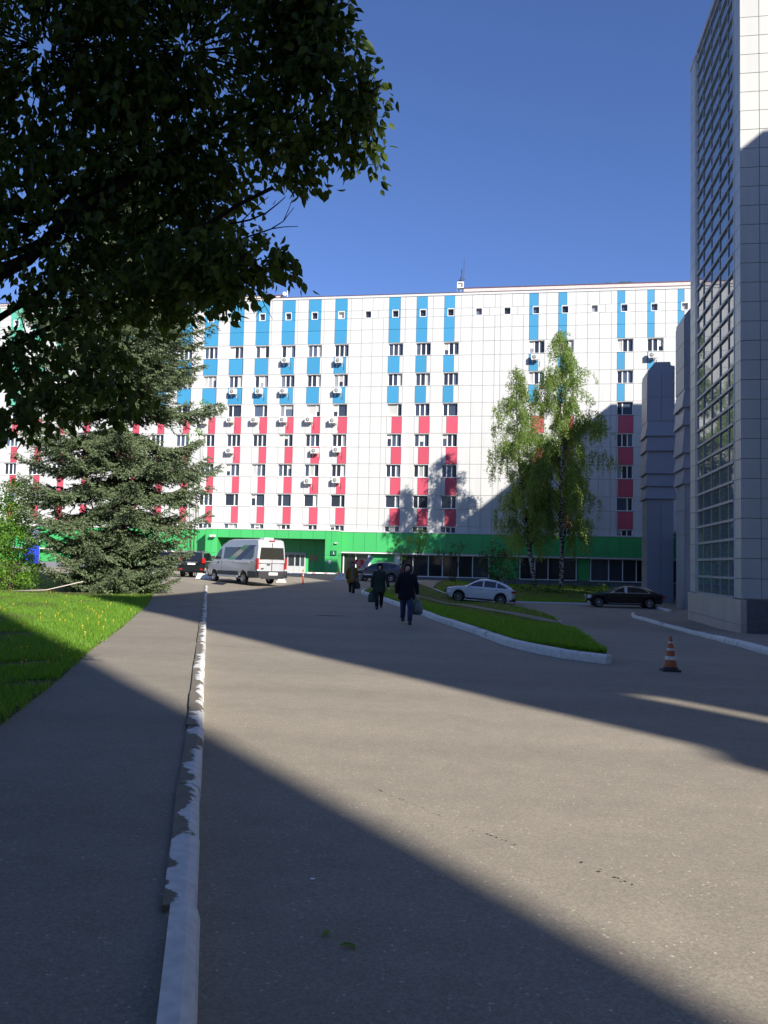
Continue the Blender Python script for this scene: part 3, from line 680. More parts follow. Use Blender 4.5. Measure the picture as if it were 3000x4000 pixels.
# pylons further back along the same side
def pylon(X, Y, w, d, top, label):
    t = thing('clad_pylon', label, 'pylon', (X, Y, -1), 'stepped grey pylons')
    zs = [-1.2, 7.5, 8.55, 9.6, 11.5, 12.75, top]
    def fr(x0, x1, y0, y1, z0, z1, e0, e1):      # frustum flaring out towards its foot, front and sides only
        v = [(x0-e0, y0-e0, z0), (x1+e0, y0-e0, z0), (x1+e0, y1, z0), (x0-e0, y1, z0), (x0-e1, y0-e1, z1), (x1+e1, y0-e1, z1), (x1+e1, y1, z1), (x0-e1, y1, z1)]
        return MB().add(v, [(3, 2, 1, 0), (4, 5, 6, 7), (0, 1, 5, 4), (1, 2, 6, 5), (2, 3, 7, 6), (3, 0, 4, 7)])
    for i in range(6):
        z0, z1 = zs[i], zs[i+1]; e = .0
        if i == 0: fr(X, X+w, Y, Y+d, z0, z1, .0, .0).build('segment', M['pylon'], t); e = .0
        elif i < 5: fr(X, X+w, Y, Y+d, z0, z1-.002, .26, .05).build('segment', M['pylon'], t)
        else:
            fr(X, X+w, Y, Y+d, z0, z0+1.2, .26, .06).build('segment', M['pylon'], t); e = .06
            MB().prism([(X-e, z0+1.2), (X+w+e, z0+1.2), (X+w+e, z1-.35), (X+w-.25, z1-.3), (X+w-.3, z1), (X+.55, z1), (X-e, z1-.75)], Y-e, Y+d).build('segment', M['pylon'], t)
        if i in (0, 5):
            za = z0 if i == 0 else z0+1.25; zc = z1-.02 if i == 0 else z1-1.0; nz = max(1, round((zc-za)/1.7)); h = (zc-za)/nz
            for q in range(nz):
                for c_ in range(2):
                    a = X-e+(w+2*e)*c_/2; MB().box(a+.02, a+(w+2*e)/2-.02, Y-e-.04, Y-e-.002, za+q*h+.02, za+(q+1)*h-.02).build('panel', M['pylon'], t)
                MB().box(X-e-.04, X-e-.002, Y-e+.02, Y+d-.02, za+q*h+.02, za+(q+1)*h-.02).build('panel', M['pylon'], t)
pylon(10.57, 70.5, 2.05, 3.0, 19.0, 'grey stepped pylon behind the black sedan')
pylon(11.12, 57.9, 1.95, 3.0, 19.9, 'grey stepped pylon half hidden by the glass tower')
gal = thing('link_gallery', 'dark glazed low gallery between the two grey pylons', 'building', (16, 70, -1))
MB().box(13.3, 22, 58.5, YF-.2, -1.2, 4.75).build('glazed_wall', M['shop'], gal); MB().box(13.2, 22.1, 58.4, YF-.1, 4.753, 4.95).build('roof', M['pylon'], gal)

# unseen blocks right of and behind the camera, placed for the shadows they cast
def block(name, label, x0, x1, y0, y1, h, extra=None):
    t = thing(name, label, 'building', (x0, y0, 0)); MB().box(x0, x1, y0, y1, -1.5, h).build('wall', M['tower'], t)
    MB().box(x0-.1, x1+.1, y0-.1, y1+.1, h+.002, h+.25).build('coping', M['pylon'], t)
    k = MB()
    for zz in np.arange(2.0, h-3, 3.3):
        for yy in np.arange(y0+1.0, y1-2.0, 3.0): k.box(x0-.02, x0+.1, yy, yy+1.6, zz, zz+1.5)
    if k.v: stuff(k.build('window', M['shop'], t))
    return t
block('rear_shadow_block', 'unseen high block behind the glass tower, placed to shadow the hospital wall', 24.2, 44, 48.5, 69.1, 30.5)
block('side_shadow_block', 'unseen long block right of the road, placed to cast its shadow', 22.0, 44, -12.0, 21.4, 29.7)
bs = thing('shadow_pylon', 'unseen stepped pylon shaped for the shadow edge and light sliver on the road', 'pylon', (21, -13, 0))
for z0, z1, e in ((-1.5, 6.5, 0), (6.5, 8.2, .3), (8.2, 9.8, .05), (9.8, 11.4, .28), (11.4, 13.2, .02), (13.2, 15.2, .25), (15.2, 30, 0)):
    MB().box(20.5-e, 22, -13.45-e, -12.36, z0, z1-.003).build('segment', M['pylon'], bs)
MB().box(21.0, 22.4, -12.358, -12.0, 16.8, 29.5).build('gap_blocker', M['pylon'], bs)  # added above the slit to cut the light sliver short
block('corner_shadow_block', 'unseen tall block behind the viewer, placed to shade the foreground', -16.0, 22, -60, -21.0, 40.0)
#@@PART2
# ---------------------------------------------------------------- trees
def polyline_tube(mb, pts, r0, r1, n=7): mb.tube(pts, [r0+(r1-r0)*i/(len(pts)-1) for i in range(len(pts))], n)
def leaf_cards(C, DIR, size, m, name, parent, shape='kite', wr=.55, jit=.5, fold=.2):
    """C centres (n,3); DIR growing directions; one small folded leaf each"""
    n = len(C); d = DIR+RNG.normal(0, jit, (n, 3)); d /= np.linalg.norm(d, axis=1)[:, None]+1e-9
    r = RNG.normal(0, 1, (n, 3)); s = np.cross(d, r); s /= np.linalg.norm(s, axis=1)[:, None]+1e-9; u = np.cross(d, s)
    L = (size*RNG.uniform(.6, 1.25, n))[:, None]; w = L*wr*.5
    if shape == 'kite':
        V = np.stack([C, C+d*L*.45+s*w, C+d*L, C+d*L*.45-s*w], 1); T = np.arange(4*n).reshape(-1, 4)
    else:   # pointed ovate leaf folded on its midrib, with a shouldered outline
        f = u*L*fold
        V = np.stack([C, C+d*L*.22+s*w*.85+f*.5, C+d*L*.5+s*w+f*.55, C+d*L*.72+s*w*.55+f*.3, C+d*L, C+d*L*.72-s*w*.55+f*.3, C+d*L*.5-s*w+f*.55, C+d*L*.22-s*w*.85+f*.5, C+d*L*.5], 1)
        b = (np.arange(n)*9)[:, None]; T = np.concatenate([b+np.array(q)[None] for q in ((0, 1, 2, 8), (8, 2, 3, 4), (0, 8, 6, 7), (8, 4, 5, 6))])
    return stuff(put(name, fast(name, V.reshape(-1, 3), T, m), parent))

# big maple overhanging from the left, trunk out of view
def ray_pt(dx, dy, Y):            # picture position (1659 wide) to a point at depth Y, used to lay out the crown
    x, y_ = (dx*3000/1659-1500)/3200, (dy*4000/2212-2000)/3200
    v = r2*x+d2*y_+fw; t = Y/v.y; return np.array((v.x*t, Y, v.z*t+H))
mp = thing('maple_tree', 'large dark leafy tree overhanging from the upper left', 'tree', (-5.9, 4.9, .12))
blobs = [(100,100,330,8.2),(400,100,330,8.4),(610,50,130,8.0),(690,150,95,8.1),(775,205,62,7.9),(745,290,75,8.0),(600,280,130,8.3),(300,350,300,8.5),(90,480,260,8.2),(420,430,140,8.4),(520,560,80,7.8),(590,560,36,7.6),(430,590,80,8.1),(215,640,140,8.4),(330,620,80,8.2),(215,790,80,8.2),(260,850,45,8.0),(60,760,130,8.3),(120,870,45,8.0),(20,900,55,8.0),(-250,250,380,8.8),(-300,600,320,9.0),(-100,-650,420,7.0),(500,-560,330,6.6),(-500,-300,420,8),(300,-200,350,8.6),(-100,-250,350,8.6),(660,-40,120,8.2),(500,610,50,7.9),(700,60,70,8.1),(640,350,40,7.9),(655,555,22,7.6),(560,615,35,7.7)]  # puffs above the view are added to block sky light over the foreground
Cs = []; Ds = []; tw = MB()
trunk = MB(); tb = Vector((-5.9, 4.9, 0)); polyline_tube(trunk, [tb+Vector((0, 0, -.2)), tb+Vector((.05, .1, 1.2)), tb+Vector((.2, .3, 2.4)), tb+Vector((.35, .6, 4.2)), tb+Vector((.3, .9, 7)), tb+Vector((.1, 1.1, 10))], .26, .08, 12)
trunk.build('trunk', M['barkd'], mp)
fork = [tb+Vector((.1, .15, 1.3)), tb+Vector((.2, .3, 2.0)), tb+Vector((.3, .4, 2.8)), tb+Vector((.35, .5, 3.6))]
limbs = MB()
for bi, (cx, cy, rr, Y) in enumerate(blobs):
    Y *= .66
    if cx >= 420 and 480 < cy < 640: cx -= 55
    c = ray_pt(cx, cy, Y); R = rr*Y/1770*.90
    vol = rr/330.
    n = int(3700*vol**1.6*(.72 if cx < 280 and cy > 400 else 1))+100
    p = RNG.normal(0, 1, (n, 3)); p /= np.linalg.norm(p, axis=1)[:, None]; rad = RNG.uniform(.12, 1, n)**.45
    sp = p*rad[:, None]*np.array((R, max(.4, R*.7), R))
    # leaves sit along short drooping twigs that poke out of the crown
    k = max(6, n//11); si = RNG.choice(n, k); sprays = sp[si]; sprays[::4] *= RNG.uniform(1.0, 1.28, (len(sprays[::4]), 1)); idx = RNG.integers(0, k, n)
    od = sprays/R; td = np.column_stack([od[:, 0]*.8, od[:, 1]*.5, od[:, 2]*.35-.45])+RNG.normal(0, .35, (k, 3)); td /= np.linalg.norm(td, axis=1)[:, None]
    tt_ = RNG.uniform(-.5, .5, n); tl = .34*(.6+.4*min(1, R))
    pos = c+sprays[idx]*.97+td[idx]*(tt_*tl)[:, None]+RNG.normal(0, 1, (n, 3))*.034
    Cs.append(pos); Ds.append(td[idx]*.55+np.column_stack([np.zeros(n), np.zeros(n), np.full(n, -.55)]))
    f = min(fork, key=lambda q: abs(q.z-(c[2]-1.2))); e = Vector(c)
    if c[0] > -5 and bi % 3 == 0 and bi < 20:
        mid = f.lerp(e, .5)+Vector((0, 0, -.25)); limbs.tube([f, f.lerp(mid, .5)+Vector((0, 0, -.1)), mid, mid.lerp(e, .55)+Vector((0, .05, .06)), e+Vector((R*.4, 0, R*.1))], [.055*vol+.02, .045*vol+.017, .033*vol+.013, .02*vol+.01, .004], 6)
    for s_ in sprays[::3]:
        a = Vector(c+s_*.25); b = Vector(c+s_); q = a.lerp(b, .55)+Vector((random.gauss(0, .05), random.gauss(0, .05), random.gauss(.03, .05)))
        tw.tube([a, q, b], [.008, .005, .002], 4, cap=False)
limbs.build('limbs', M['barkd'], mp); stuff(tw.build('twigs', M['barkd'], mp))
# the heavy limbs that show, and bare twigs at the crown's edge
hv = MB()
def pl(pts, r0, r1): polyline_tube(hv, [ray_pt(p[0], p[1], p[2]*.66) for p in pts], r0*.66, r1*.66, 6)
pl([(-60, 620, 8.0), (60, 560, 8.0), (150, 470, 8.0), (260, 400, 8.0), (420, 300, 8.1), (560, 250, 8.1)], .085, .02)
pl([(-60, 470, 8.1), (100, 440, 8.1), (300, 300, 8.2), (480, 150, 8.2)], .07, .02)
pl([(300, 530, 7.9), (420, 500, 7.9), (520, 440, 7.9), (588, 406, 7.9)], .026, .02)
pl([(420, 500, 7.8), (540, 475, 7.8), (575, 460, 7.8), (600, 440, 7.8), (617, 425, 7.8)], .012, .004)
pl([(420, 560, 7.8), (540, 510, 7.8), (585, 495, 7.8), (612, 478, 7.8), (635, 448, 7.8)], .011, .003); pl([(588, 494, 7.8), (615, 490, 7.8), (644, 489, 7.8)], .006, .003); pl([(612, 478, 7.8), (622, 455, 7.8), (632, 430, 7.8)], .005, .003)
pl([(520, 480, 7.8), (545, 455, 7.8), (580, 425, 7.8)], .007, .003); pl([(545, 455, 7.8), (540, 440, 7.8)], .005, .003); pl([(590, 442, 7.8), (596, 432, 7.8)], .004, .002)
pl([(520, 600, 7.6), (560, 632, 7.6), (572, 660, 7.6), (589, 690, 7.6)], .008, .002); pl([(556, 628, 7.6), (580, 632, 7.6)], .004, .002); pl([(572, 660, 7.6), (560, 672, 7.6), (552, 685, 7.6)], .004, .002)
hv.build('bare_branches', M['barkd'], mp)
leaf_cards(np.concatenate(Cs), np.concatenate(Ds), .078, M['maple'], 'crown', mp, 'ovate', .55, .5)

# blue spruce
sp_ = thing('blue_spruce', 'tall shaggy blue spruce with branches down to the lawn', 'tree', (-17.0, 32.8, .1))
bx0, by0_ = -17.0, 32.8; HT = 23.0
tk = MB(); tk.tube([(bx0, by0_, -.1), (bx0+.05, by0_, 6), (bx0, by0_, 12), (bx0, by0_, HT)], [.3, .22, .13, .02], 10); tk.build('trunk', M['bark'], sp_)
br = MB(); TW = []; TD = []; TL = []
z = .35; wi = 0
while z < HT-.3:
    u = z/HT; Lm = float(np.interp(z, [0, 2, 4.5, 8, 11, 16, 23], [2.5, 2.8, 3.9, 4.3, 4.2, 2.7, .15])); nb = 14 if z < 13 else 9
    a0 = random.uniform(0, 6.28)
    for q in range(nb):
        az = a0+2*math.pi*q/nb+random.gauss(0, .18); L = Lm*random.uniform(.68, 1.12); zz = z+random.gauss(0, .10)
        d = np.array((math.cos(az), math.sin(az), 0)); side = np.array((-d[1], d[0], 0)); droop = (.30 if z < 8 else .12)*L
        def bp(t): return np.array((bx0, by0_, zz))+d*L*t+np.array((0, 0, -droop*math.sin(t*2.2)*1.0+.16*L*max(0, t-.55)*1.6))
        pts = [bp(t) for t in np.linspace(0, 1, 7)]
        br.tube(pts, [max(.008, .05*(1-u)+.015)*(1-.85*t) for t in np.linspace(0, 1, 7)], 4, cap=False)
        ns = int(9+L*5.0)
        for t in np.linspace(.16, 1, ns):
            p = bp(t); bl = L*(.34*(1-t)+.10)*random.uniform(.7, 1.2)
            for sgn in (-1, 1):
                sd = side*sgn*.85+d*.55+np.array((0, 0, random.gauss(-.22, .12))); sd /= np.linalg.norm(sd)
                k = max(1, int(bl/.16))
                for j in range(k):
                    o = p+sd*bl*(j+.1)/k+np.array((0, 0, -.10*(j/k)**2*bl)); TW.append(o); TD.append(sd+RNG.normal(0, .22, 3)); TL.append(.26)
                    if random.random() < .5: TW.append(o); TD.append(sd*.5+d*.8*(1 if random.random() < .7 else -.2)+np.array((0, 0, random.gauss(-.15, .25)))); TL.append(.2)
        TW.append(bp(.97)); TD.append(d+np.array((0, 0, .25))); TL.append(.3)
    z += (.62 if z < 2.6 else .98)+.14*random.random() if z < 13 else .8; wi += 1
TW = np.array(TW); TD = np.array(TD); TD /= np.linalg.norm(TD, axis=1)[:, None]; TL = np.array(TL)
stuff(br.build('branches', M['bark'], sp_))
NN = 18; n = len(TW); t = RNG.uniform(0, 1, (n, NN)); base = TW[:, None]+TD[:, None]*(TL[:, None]*t)[..., None]
rv = RNG.normal(0, 1, (n, NN, 3)); perp = np.cross(np.broadcast_to(TD[:, None], rv.shape), rv); perp /= np.linalg.norm(perp, axis=2)[..., None]
nd = perp*.75+TD[:, None]*.65; nl = .075*RNG.uniform(.7, 1.2, (n, NN))[..., None]; w_ = np.cross(nd, perp); w_ /= np.linalg.norm(w_, axis=2)[..., None]+1e-9; w_ *= .017
V = np.stack([base-w_, base+w_, base+nd*nl], 2).reshape(-1, 3)
ax = np.stack([TW, TW], 1)
T = np.arange(len(V)).reshape(-1, 3)
me = fast('needles', V, T, M['needle']); stuff(put('crown', me, sp_))

# birches
def birch(label, base, top, lean, crown, nl, seed):
    rg = np.random.default_rng(seed); b = np.array(base); t_ = np.array(top)
    t = thing('birch_tree', label, 'tree', tuple(base), 'birches before the hospital')
    def tp(u): return b+(t_-b)*u+np.array(lean)*math.sin(math.pi*u)
    k = MB(); us = np.linspace(0, 1, 14); k.tube([tp(u) for u in us], [.19*(1-u)**.8+.012 for u in us], 9); k.build('trunk', M['birch'], t)
    lm = MB(); C = []; Dd = []
    Hh = t_[2]-b[2]
    for i in range(96):
        u = .17+.81*(i/96)**.9; o = tp(u); az = rg.uniform(0, 2*np.pi); R = crown(u)*rg.uniform(.6, 1.05); d = np.array((math.cos(az), math.sin(az), 0))
        up = .75*R*(1.0-.3*u)
        P_ = [o+d*R*q+np.array((0, 0, up*math.sin(min(1, q*1.05)*math.pi*.62)*.9-(.55*R*max(0, q-.6)))) for q in np.linspace(0, 1, 6)]
        lm.tube(P_, [.045*(1-u)+.016, .03*(1-u)+.012, .02*(1-u)+.01, .014, .009, .004], 5, cap=False)
        nb = int(4+R*6)
        for j in range(nb):
            q = rg.uniform(.25, 1); i0 = int(q*4.999); fr = q*5-i0; s0 = P_[i0]*(1-fr)+P_[min(5, i0+1)]*fr+rg.normal(0, .14, 3)
            dl = rg.uniform(.5, 1.9)*(1.35-.85*u); kx = rg.normal(0, .18, 2); e = s0+np.array((kx[0], kx[1], -dl))
            if j % 2 == 0: lm.tube([s0, (s0+e)/2+np.array((kx[0]*.4, kx[1]*.4, 0)), e], [.006, .005, .003], 3, cap=False)
            m_ = int(nl*dl)+3; tt = rg.uniform(0, 1, m_); C.append(s0+(e-s0)*tt[:, None]+rg.normal(0, .085, (m_, 3))); Dd.append(np.tile(np.array((kx[0], kx[1], -1.)), (m_, 1)))
    lm.build('limbs', M['bark'], t); leaf_cards(np.concatenate(C), np.concatenate(Dd), .125, M['birchl'], 'crown', t, 'kite', .75, .55)
mb_ = mat('birch_bark', (.42, .40, .36), .8); M['birch'] = mb_
nn = mb_.node_tree; bb = nn.nodes['Principled BSDF']; tc = nn.nodes.new('ShaderNodeTexCoord'); mp_ = nn.nodes.new('ShaderNodeMapping'); mp_.inputs['Scale'].default_value = (2.5, 2.5, 5)
tn = nn.nodes.new('ShaderNodeTexNoise'); tn.inputs['Scale'].default_value = 1.4; tn.inputs['Detail'].default_value = 5; cr = nn.nodes.new('ShaderNodeValToRGB'); cr.color_ramp.elements[0].position = .46; cr.color_ramp.elements[0].color = (.025, .022, .02, 1); cr.color_ramp.elements[1].position = .56; cr.color_ramp.elements[1].color = (.45, .43, .39, 1)
nn.links.new(tc.outputs['Object'], mp_.inputs[0]); nn.links.new(mp_.outputs[0], tn.inputs['Vector']); nn.links.new(tn.outputs[0], cr.inputs[0]); nn.links.new(cr.outputs[0], bb.inputs['Base Color'])
BY = 73.0
def c1(u): return 4.7*min(1, max(.0, (1.02-u))/.52)**.8*(.75+.25*min(1, u/.35))
def c2(u): return 3.8*min(1, max(.0, (1.02-u))/.6)**.75*(.7+.3*min(1, u/.35))
birch('taller birch with straight trunk and drooping green crown', (3.75, BY, -.5), (3.4, BY, 22.9), (.1, 0, 0), c1, 37, 3)
birch('slimmer birch leaning to the left of the taller birch', (1.55, BY-.6, -.5), (-.45, BY, 19.6), (-.45, 0, 0), c2, 27, 5)

def bush(name, label, cat, base, shape, nleaf, size, m, stems=9, group=None, wr=.6):
    """shape: list of (dx,dy,dz,r) puffs above the base"""
    t = thing(name, label, cat, base, group); b = np.array(base); st = MB(); C = []
    for (dx, dy, dz, r) in shape:
        n = int(nleaf*r*r); p = RNG.normal(0, 1, (n, 3)); p /= np.linalg.norm(p, axis=1)[:, None]; c = b+np.array((dx, dy, dz))
        k = max(4, n//12); s = p[:k]*r*(RNG.uniform(.2, 1, k)**.5)[:, None]; C.append(c+s[RNG.integers(0, k, n)]+RNG.normal(0, .09*max(1, r), (n, 3)))
        for q in range(max(2, int(stems*r/2))):
            e = Vector(c+s[q % k]); a = Vector(b)+Vector((random.gauss(0, .15), random.gauss(0, .15), -.05)); st.tube([a, a.lerp(e, .5)+Vector((0, 0, .2*r)), e], [.025, .016, .004], 4, cap=False)
    st.build('stems', M['bark'], t); C = np.concatenate(C)
    C[:, 2] = np.maximum(C[:, 2], b[2]+.1)
    leaf_cards(C, np.tile(np.array((0, 0, .15)), (len(C), 1)), size, m, 'foliage', t, 'kite', wr, .8)
bush('tall_shrub', 'bright green sunlit shrub at the left edge beside the spruce', 'shrub', (-21.2, 31.8, .1), [(-.6, 0, 1.2, .9), (.2, .1, 1.9, .9), (-.4, 0, 3.0, 1.0), (.1, 0, 3.9, .8), (.5, 0, 2.9, .6), (-1.3, .2, 2.2, 1.0), (.25, 0, 4.5, .35), (.9, 0, 1.0, .5), (-1.6, 0, 4.0, .9), (.75, -.1, 3.7, .35), (1.0, -.2, .5, .45), (-.2, -.2, .6, .8)], 2100, .11, M['lit'], 10)
bush('yard_tree', 'bright yellow-green tree showing through the dark leaves at the top left', 'tree', (-32.0, 36.0, .1), [(0, 0, 12, 2.6), (1.0, 0, 15, 2.6), (-1, 0, 18, 2.5), (1.3, 0, 20.5, 2.0), (1.8, 0, 17.2, 1.8), (0, 0, 8.5, 2.0), (1.6, 0, 23.5, 2.0)], 620, .2, M['lit'], 6)
bush('sapling', 'young sapling with lime leaves in front of the green wall', 'sapling', (-9.3, 74.0, gz(-9.3, 74)), [(-.3, 0, 3.9, .7), (.3, 0, 3.3, .8), (-1.3, 0, 3.4, .5), (.2, 0, 4.6, .55), (-.9, 0, 2.4, .6), (.9, 0, 3.7, .5), (.9, 0, 4.4, .35), (-2.0, 0, 2.7, .4)], 330, .17, M['lit'], 14)
bush('dark_shrub', 'dark round shrub against the shaded shop windows', 'shrub', (-2.0, 78.0, gz(-2, 78)), [(0, 0, 1.3, 1.3), (-1, 0, 2.4, 1.1), (.9, 0, 2.6, 1.2), (0, 0, 3.6, 1.0), (-.3, 0, .5, .8), (1.3, 0, 1.4, .8)], 420, .16, M['hedge'], 8)
bush('dark_shrub', 'loose dark shrub right of the sapling before the windows', 'shrub', (-6.2, 78.5, gz(-6.2, 78.5)), [(0, 0, 3.0, .9), (.8, 0, 3.5, .7), (-.9, 0, 2.7, .6), (-1.6, 0, 3.2, .45)], 200, .16, M['hedge'], 12)
bush('low_hedge', 'low dark hedge along the foot of the birches', 'hedge', (4.0, 68.0, gz(4, 68)), [(-4, 0, .4, .7), (-2.6, .3, .5, .7), (-1.2, 0, .45, .8), (.2, .3, .45, .75), (1.6, 0, .5, .7), (3.0, .2, .45, .7), (4.3, 0, .4, .6)], 420, .13, M['hedge'], 5)
bush('golden_bush', 'small yellow-green bush behind the spruce at its right', 'shrub', (-23.4, 56.6, gz(-23.4, 56.6)), [(-.2, 0, 5.0, .55), (.1, 0, 7.4, .6), (-.1, 0, 10.2, .8), (-.4, 0, 3.2, .6), (.2, 0, 12.6, .5), (-.9, 0, 8.6, .6)], 300, .16, M['lit'], 6)
for (x, y, lb) in ((-8.5, -2.5, 'unseen leafy tree left of the viewer, added to shade the foreground'), (-6.5, -10, 'unseen leafy tree behind the viewer, added to shade the foreground'), (-13.5, 3.5, 'unseen leafy tree left of the overhanging tree, added to shade the foreground')):  # out-of-view trees added to darken the foreground
    bush('added_shade_tree', lb, 'tree', (x, y, .1), [(0, 0, 5, 2.2), (1.6, .5, 6.5, 2.3), (-1.5, 0, 7, 2.3), (.3, -1.4, 8.5, 2.3), (.5, 1.2, 9.5, 2.2), (0, 0, 11.3, 1.8), (2.6, -.5, 5.2, 1.7)], 150, .34, M['maple'], 4)
# fallen pole on the lawn under the spruce, litter on the road
o = MB().tube([(-20.0, 30.2, .17), (-18.6, 30.3, .25), (-17.2, 30.6, .62)], [.02, .02, .018], 6).build('fallen_pole', M['parapet']); tag(o, 'pale fallen pole lying on the lawn under the spruce', 'pole')
lf = MB().add([(0, 0, .004), (.03, .014, .012), (.075, .006, .006), (.03, -.014, .010)], [(0, 1, 2, 3)]).mesh('fallen_leaf', M['lit'])
for (x, y, a, lb) in ((-.74, 3.55, .3, 'middle one of three fallen leaves on the road'), (-.66, 3.53, 2.2, 'fallen leaf lying farthest from the kerb on the road'), (-.83, 3.62, 1.1, 'pale fallen leaf nearest the kerb on the road')):
    o = put('fallen_leaf', lf, None, (x, y, gz(x, y)+.004), (0, 0, a)); tag(o, lb, 'leaf', 'fallen leaves')
o = MB().box(-.011, .011, -.008, .008, 0, .004).build('paper_scrap', M['frame'], None, (-1.03, 4.25, gz(-1.03, 4.25)+.004)); tag(o, 'white paper scrap on the road beside the kerb', 'litter')

# ---------------------------------------------------------------- vehicles
M['tyre'] = mat('tyre', (.02, .02, .02), .85, .2)
M['alloy'] = mat('alloy', (.45, .46, .48), .3, .5, metal=.7)
M['cglass'] = mat('car_glass', (.012, .014, .018), .04, .7)
M['vglass'] = mat('van_glass', (.03, .03, .025), .05, .6)
M['plastic'] = mat('black_plastic', (.03, .03, .033), .6)
M['chrome'] = mat('chrome', (.7, .7, .72), .12, .6, metal=1)
M['redl'] = mat('tail_red', (.42, .01, .015), .15, .6)
M['lamp'] = mat('lamp_clear', (.7, .72, .75), .1, .7)
M['plate'] = mat('plate', (.75, .75, .73), .5)
def paint(name, col, rough=.28): return mat(name, col, rough, .5, coat=.8)
def inset(poly, d):
    n = len(poly); A_ = sum(poly[i][0]*poly[(i+1) % n][1]-poly[(i+1) % n][0]*poly[i][1] for i in range(n)); sg = 1 if A_ > 0 else -1; out = []
    for i in range(n):
        p0, p1, p2 = Vector(poly[i-1]), Vector(poly[i]), Vector(poly[(i+1) % n]); e1 = (p1-p0); e2 = (p2-p1)
        n1 = Vector((-e1.y, e1.x))*sg; n2 = Vector((-e2.y, e2.x))*sg; nn_ = (n1.normalized() if n1.length else n1)+(n2.normalized() if n2.length else n2)
        nn_ = nn_.normalized() if nn_.length > 1e-6 else Vector((0, 0)); out.append((p1.x+nn_.x*d, p1.y+nn_.y*d))
    return out
def shell(poly, wfun, L2, layers, pull=.2):
    """loft of a side outline across the car; layers: (fraction of half width, inset)"""
    mb = MB(); vs = []; seq = [(f, d) for f, d in layers]+[(-f, d) for f, d in layers[::-1]]; n = len(poly)
    for f, d in seq:
        for (x, z) in inset(poly, d):
            y = wfun(z)*f; c = max(0, (abs(x)-.62*L2)/(.38*L2)); x2 = x-math.copysign(pull*abs(f)**3*c**1.5, x); vs.append((x2, y, z))
    k = len(seq); fs = [(i*n+j, i*n+(j+1) % n, (i+1)*n+(j+1) % n, (i+1)*n+j) for i in range(k-1) for j in range(n)]
    tri = geometry.tessellate_polygon([[Vector((x, z, 0)) for x, z in inset(poly, layers[0][1])]])
    fs += [tuple(t) for t in tri]+[tuple(i+(k-1)*n for i in t)[::-1] for t in tri]
    return mb.add(vs, fs)
def arc(cx, r, z0, n=9):
    a0 = math.asin(max(-1, min(1, (z0-.0)/r))) if False else 0
    return [(cx+r*math.cos(a), z0+r*math.sin(a)) for a in np.linspace(0, math.pi, n)]
def make_wheel(r, w, spokes, rimr, rimmat='alloy'):
    t = MB(); t.lathe([(rimr, -w/2+.01), (r-.03, -w/2), (r, -w/2+.03), (r, w/2-.03), (r-.03, w/2), (rimr, w/2-.01), (rimr, -w/2+.01)], 28, 'y')
    tm = t.mesh('wheel', M['tyre'], 40)
    q = MB(); q.lathe([(rimr+.004, -w/2+.0), (rimr+.004, -w/2+.03), (rimr-.03, -w/2+.045), (rimr-.03, w/2-.03), (rimr-.03, w/2)], 28, 'y'); q.lathe([(0, -w/2+.02), (.07, -w/2+.025), (.08, -w/2+.06)], 14, 'y')
    for s in range(spokes):
        a = 2*math.pi*s/spokes; wd = .5/spokes*1.1; pts = []
        for rr, ww in ((.06, wd*.16), (rimr-.02, wd*rimr*1.5)):
            for sg in (-1, 1): pts.append((rr*math.cos(a)-sg*ww*math.sin(a), -w/2+.03, rr*math.sin(a)+sg*ww*math.cos(a)))
        b2 = [(x, y+.05, z) for x, y, z in pts]; q.add(pts+b2, [(0, 1, 3, 2), (4, 6, 7, 5), (0, 2, 6, 4), (1, 5, 7, 3), (2, 3, 7, 6)])
    return tm, q.mesh('rim', M[rimmat])
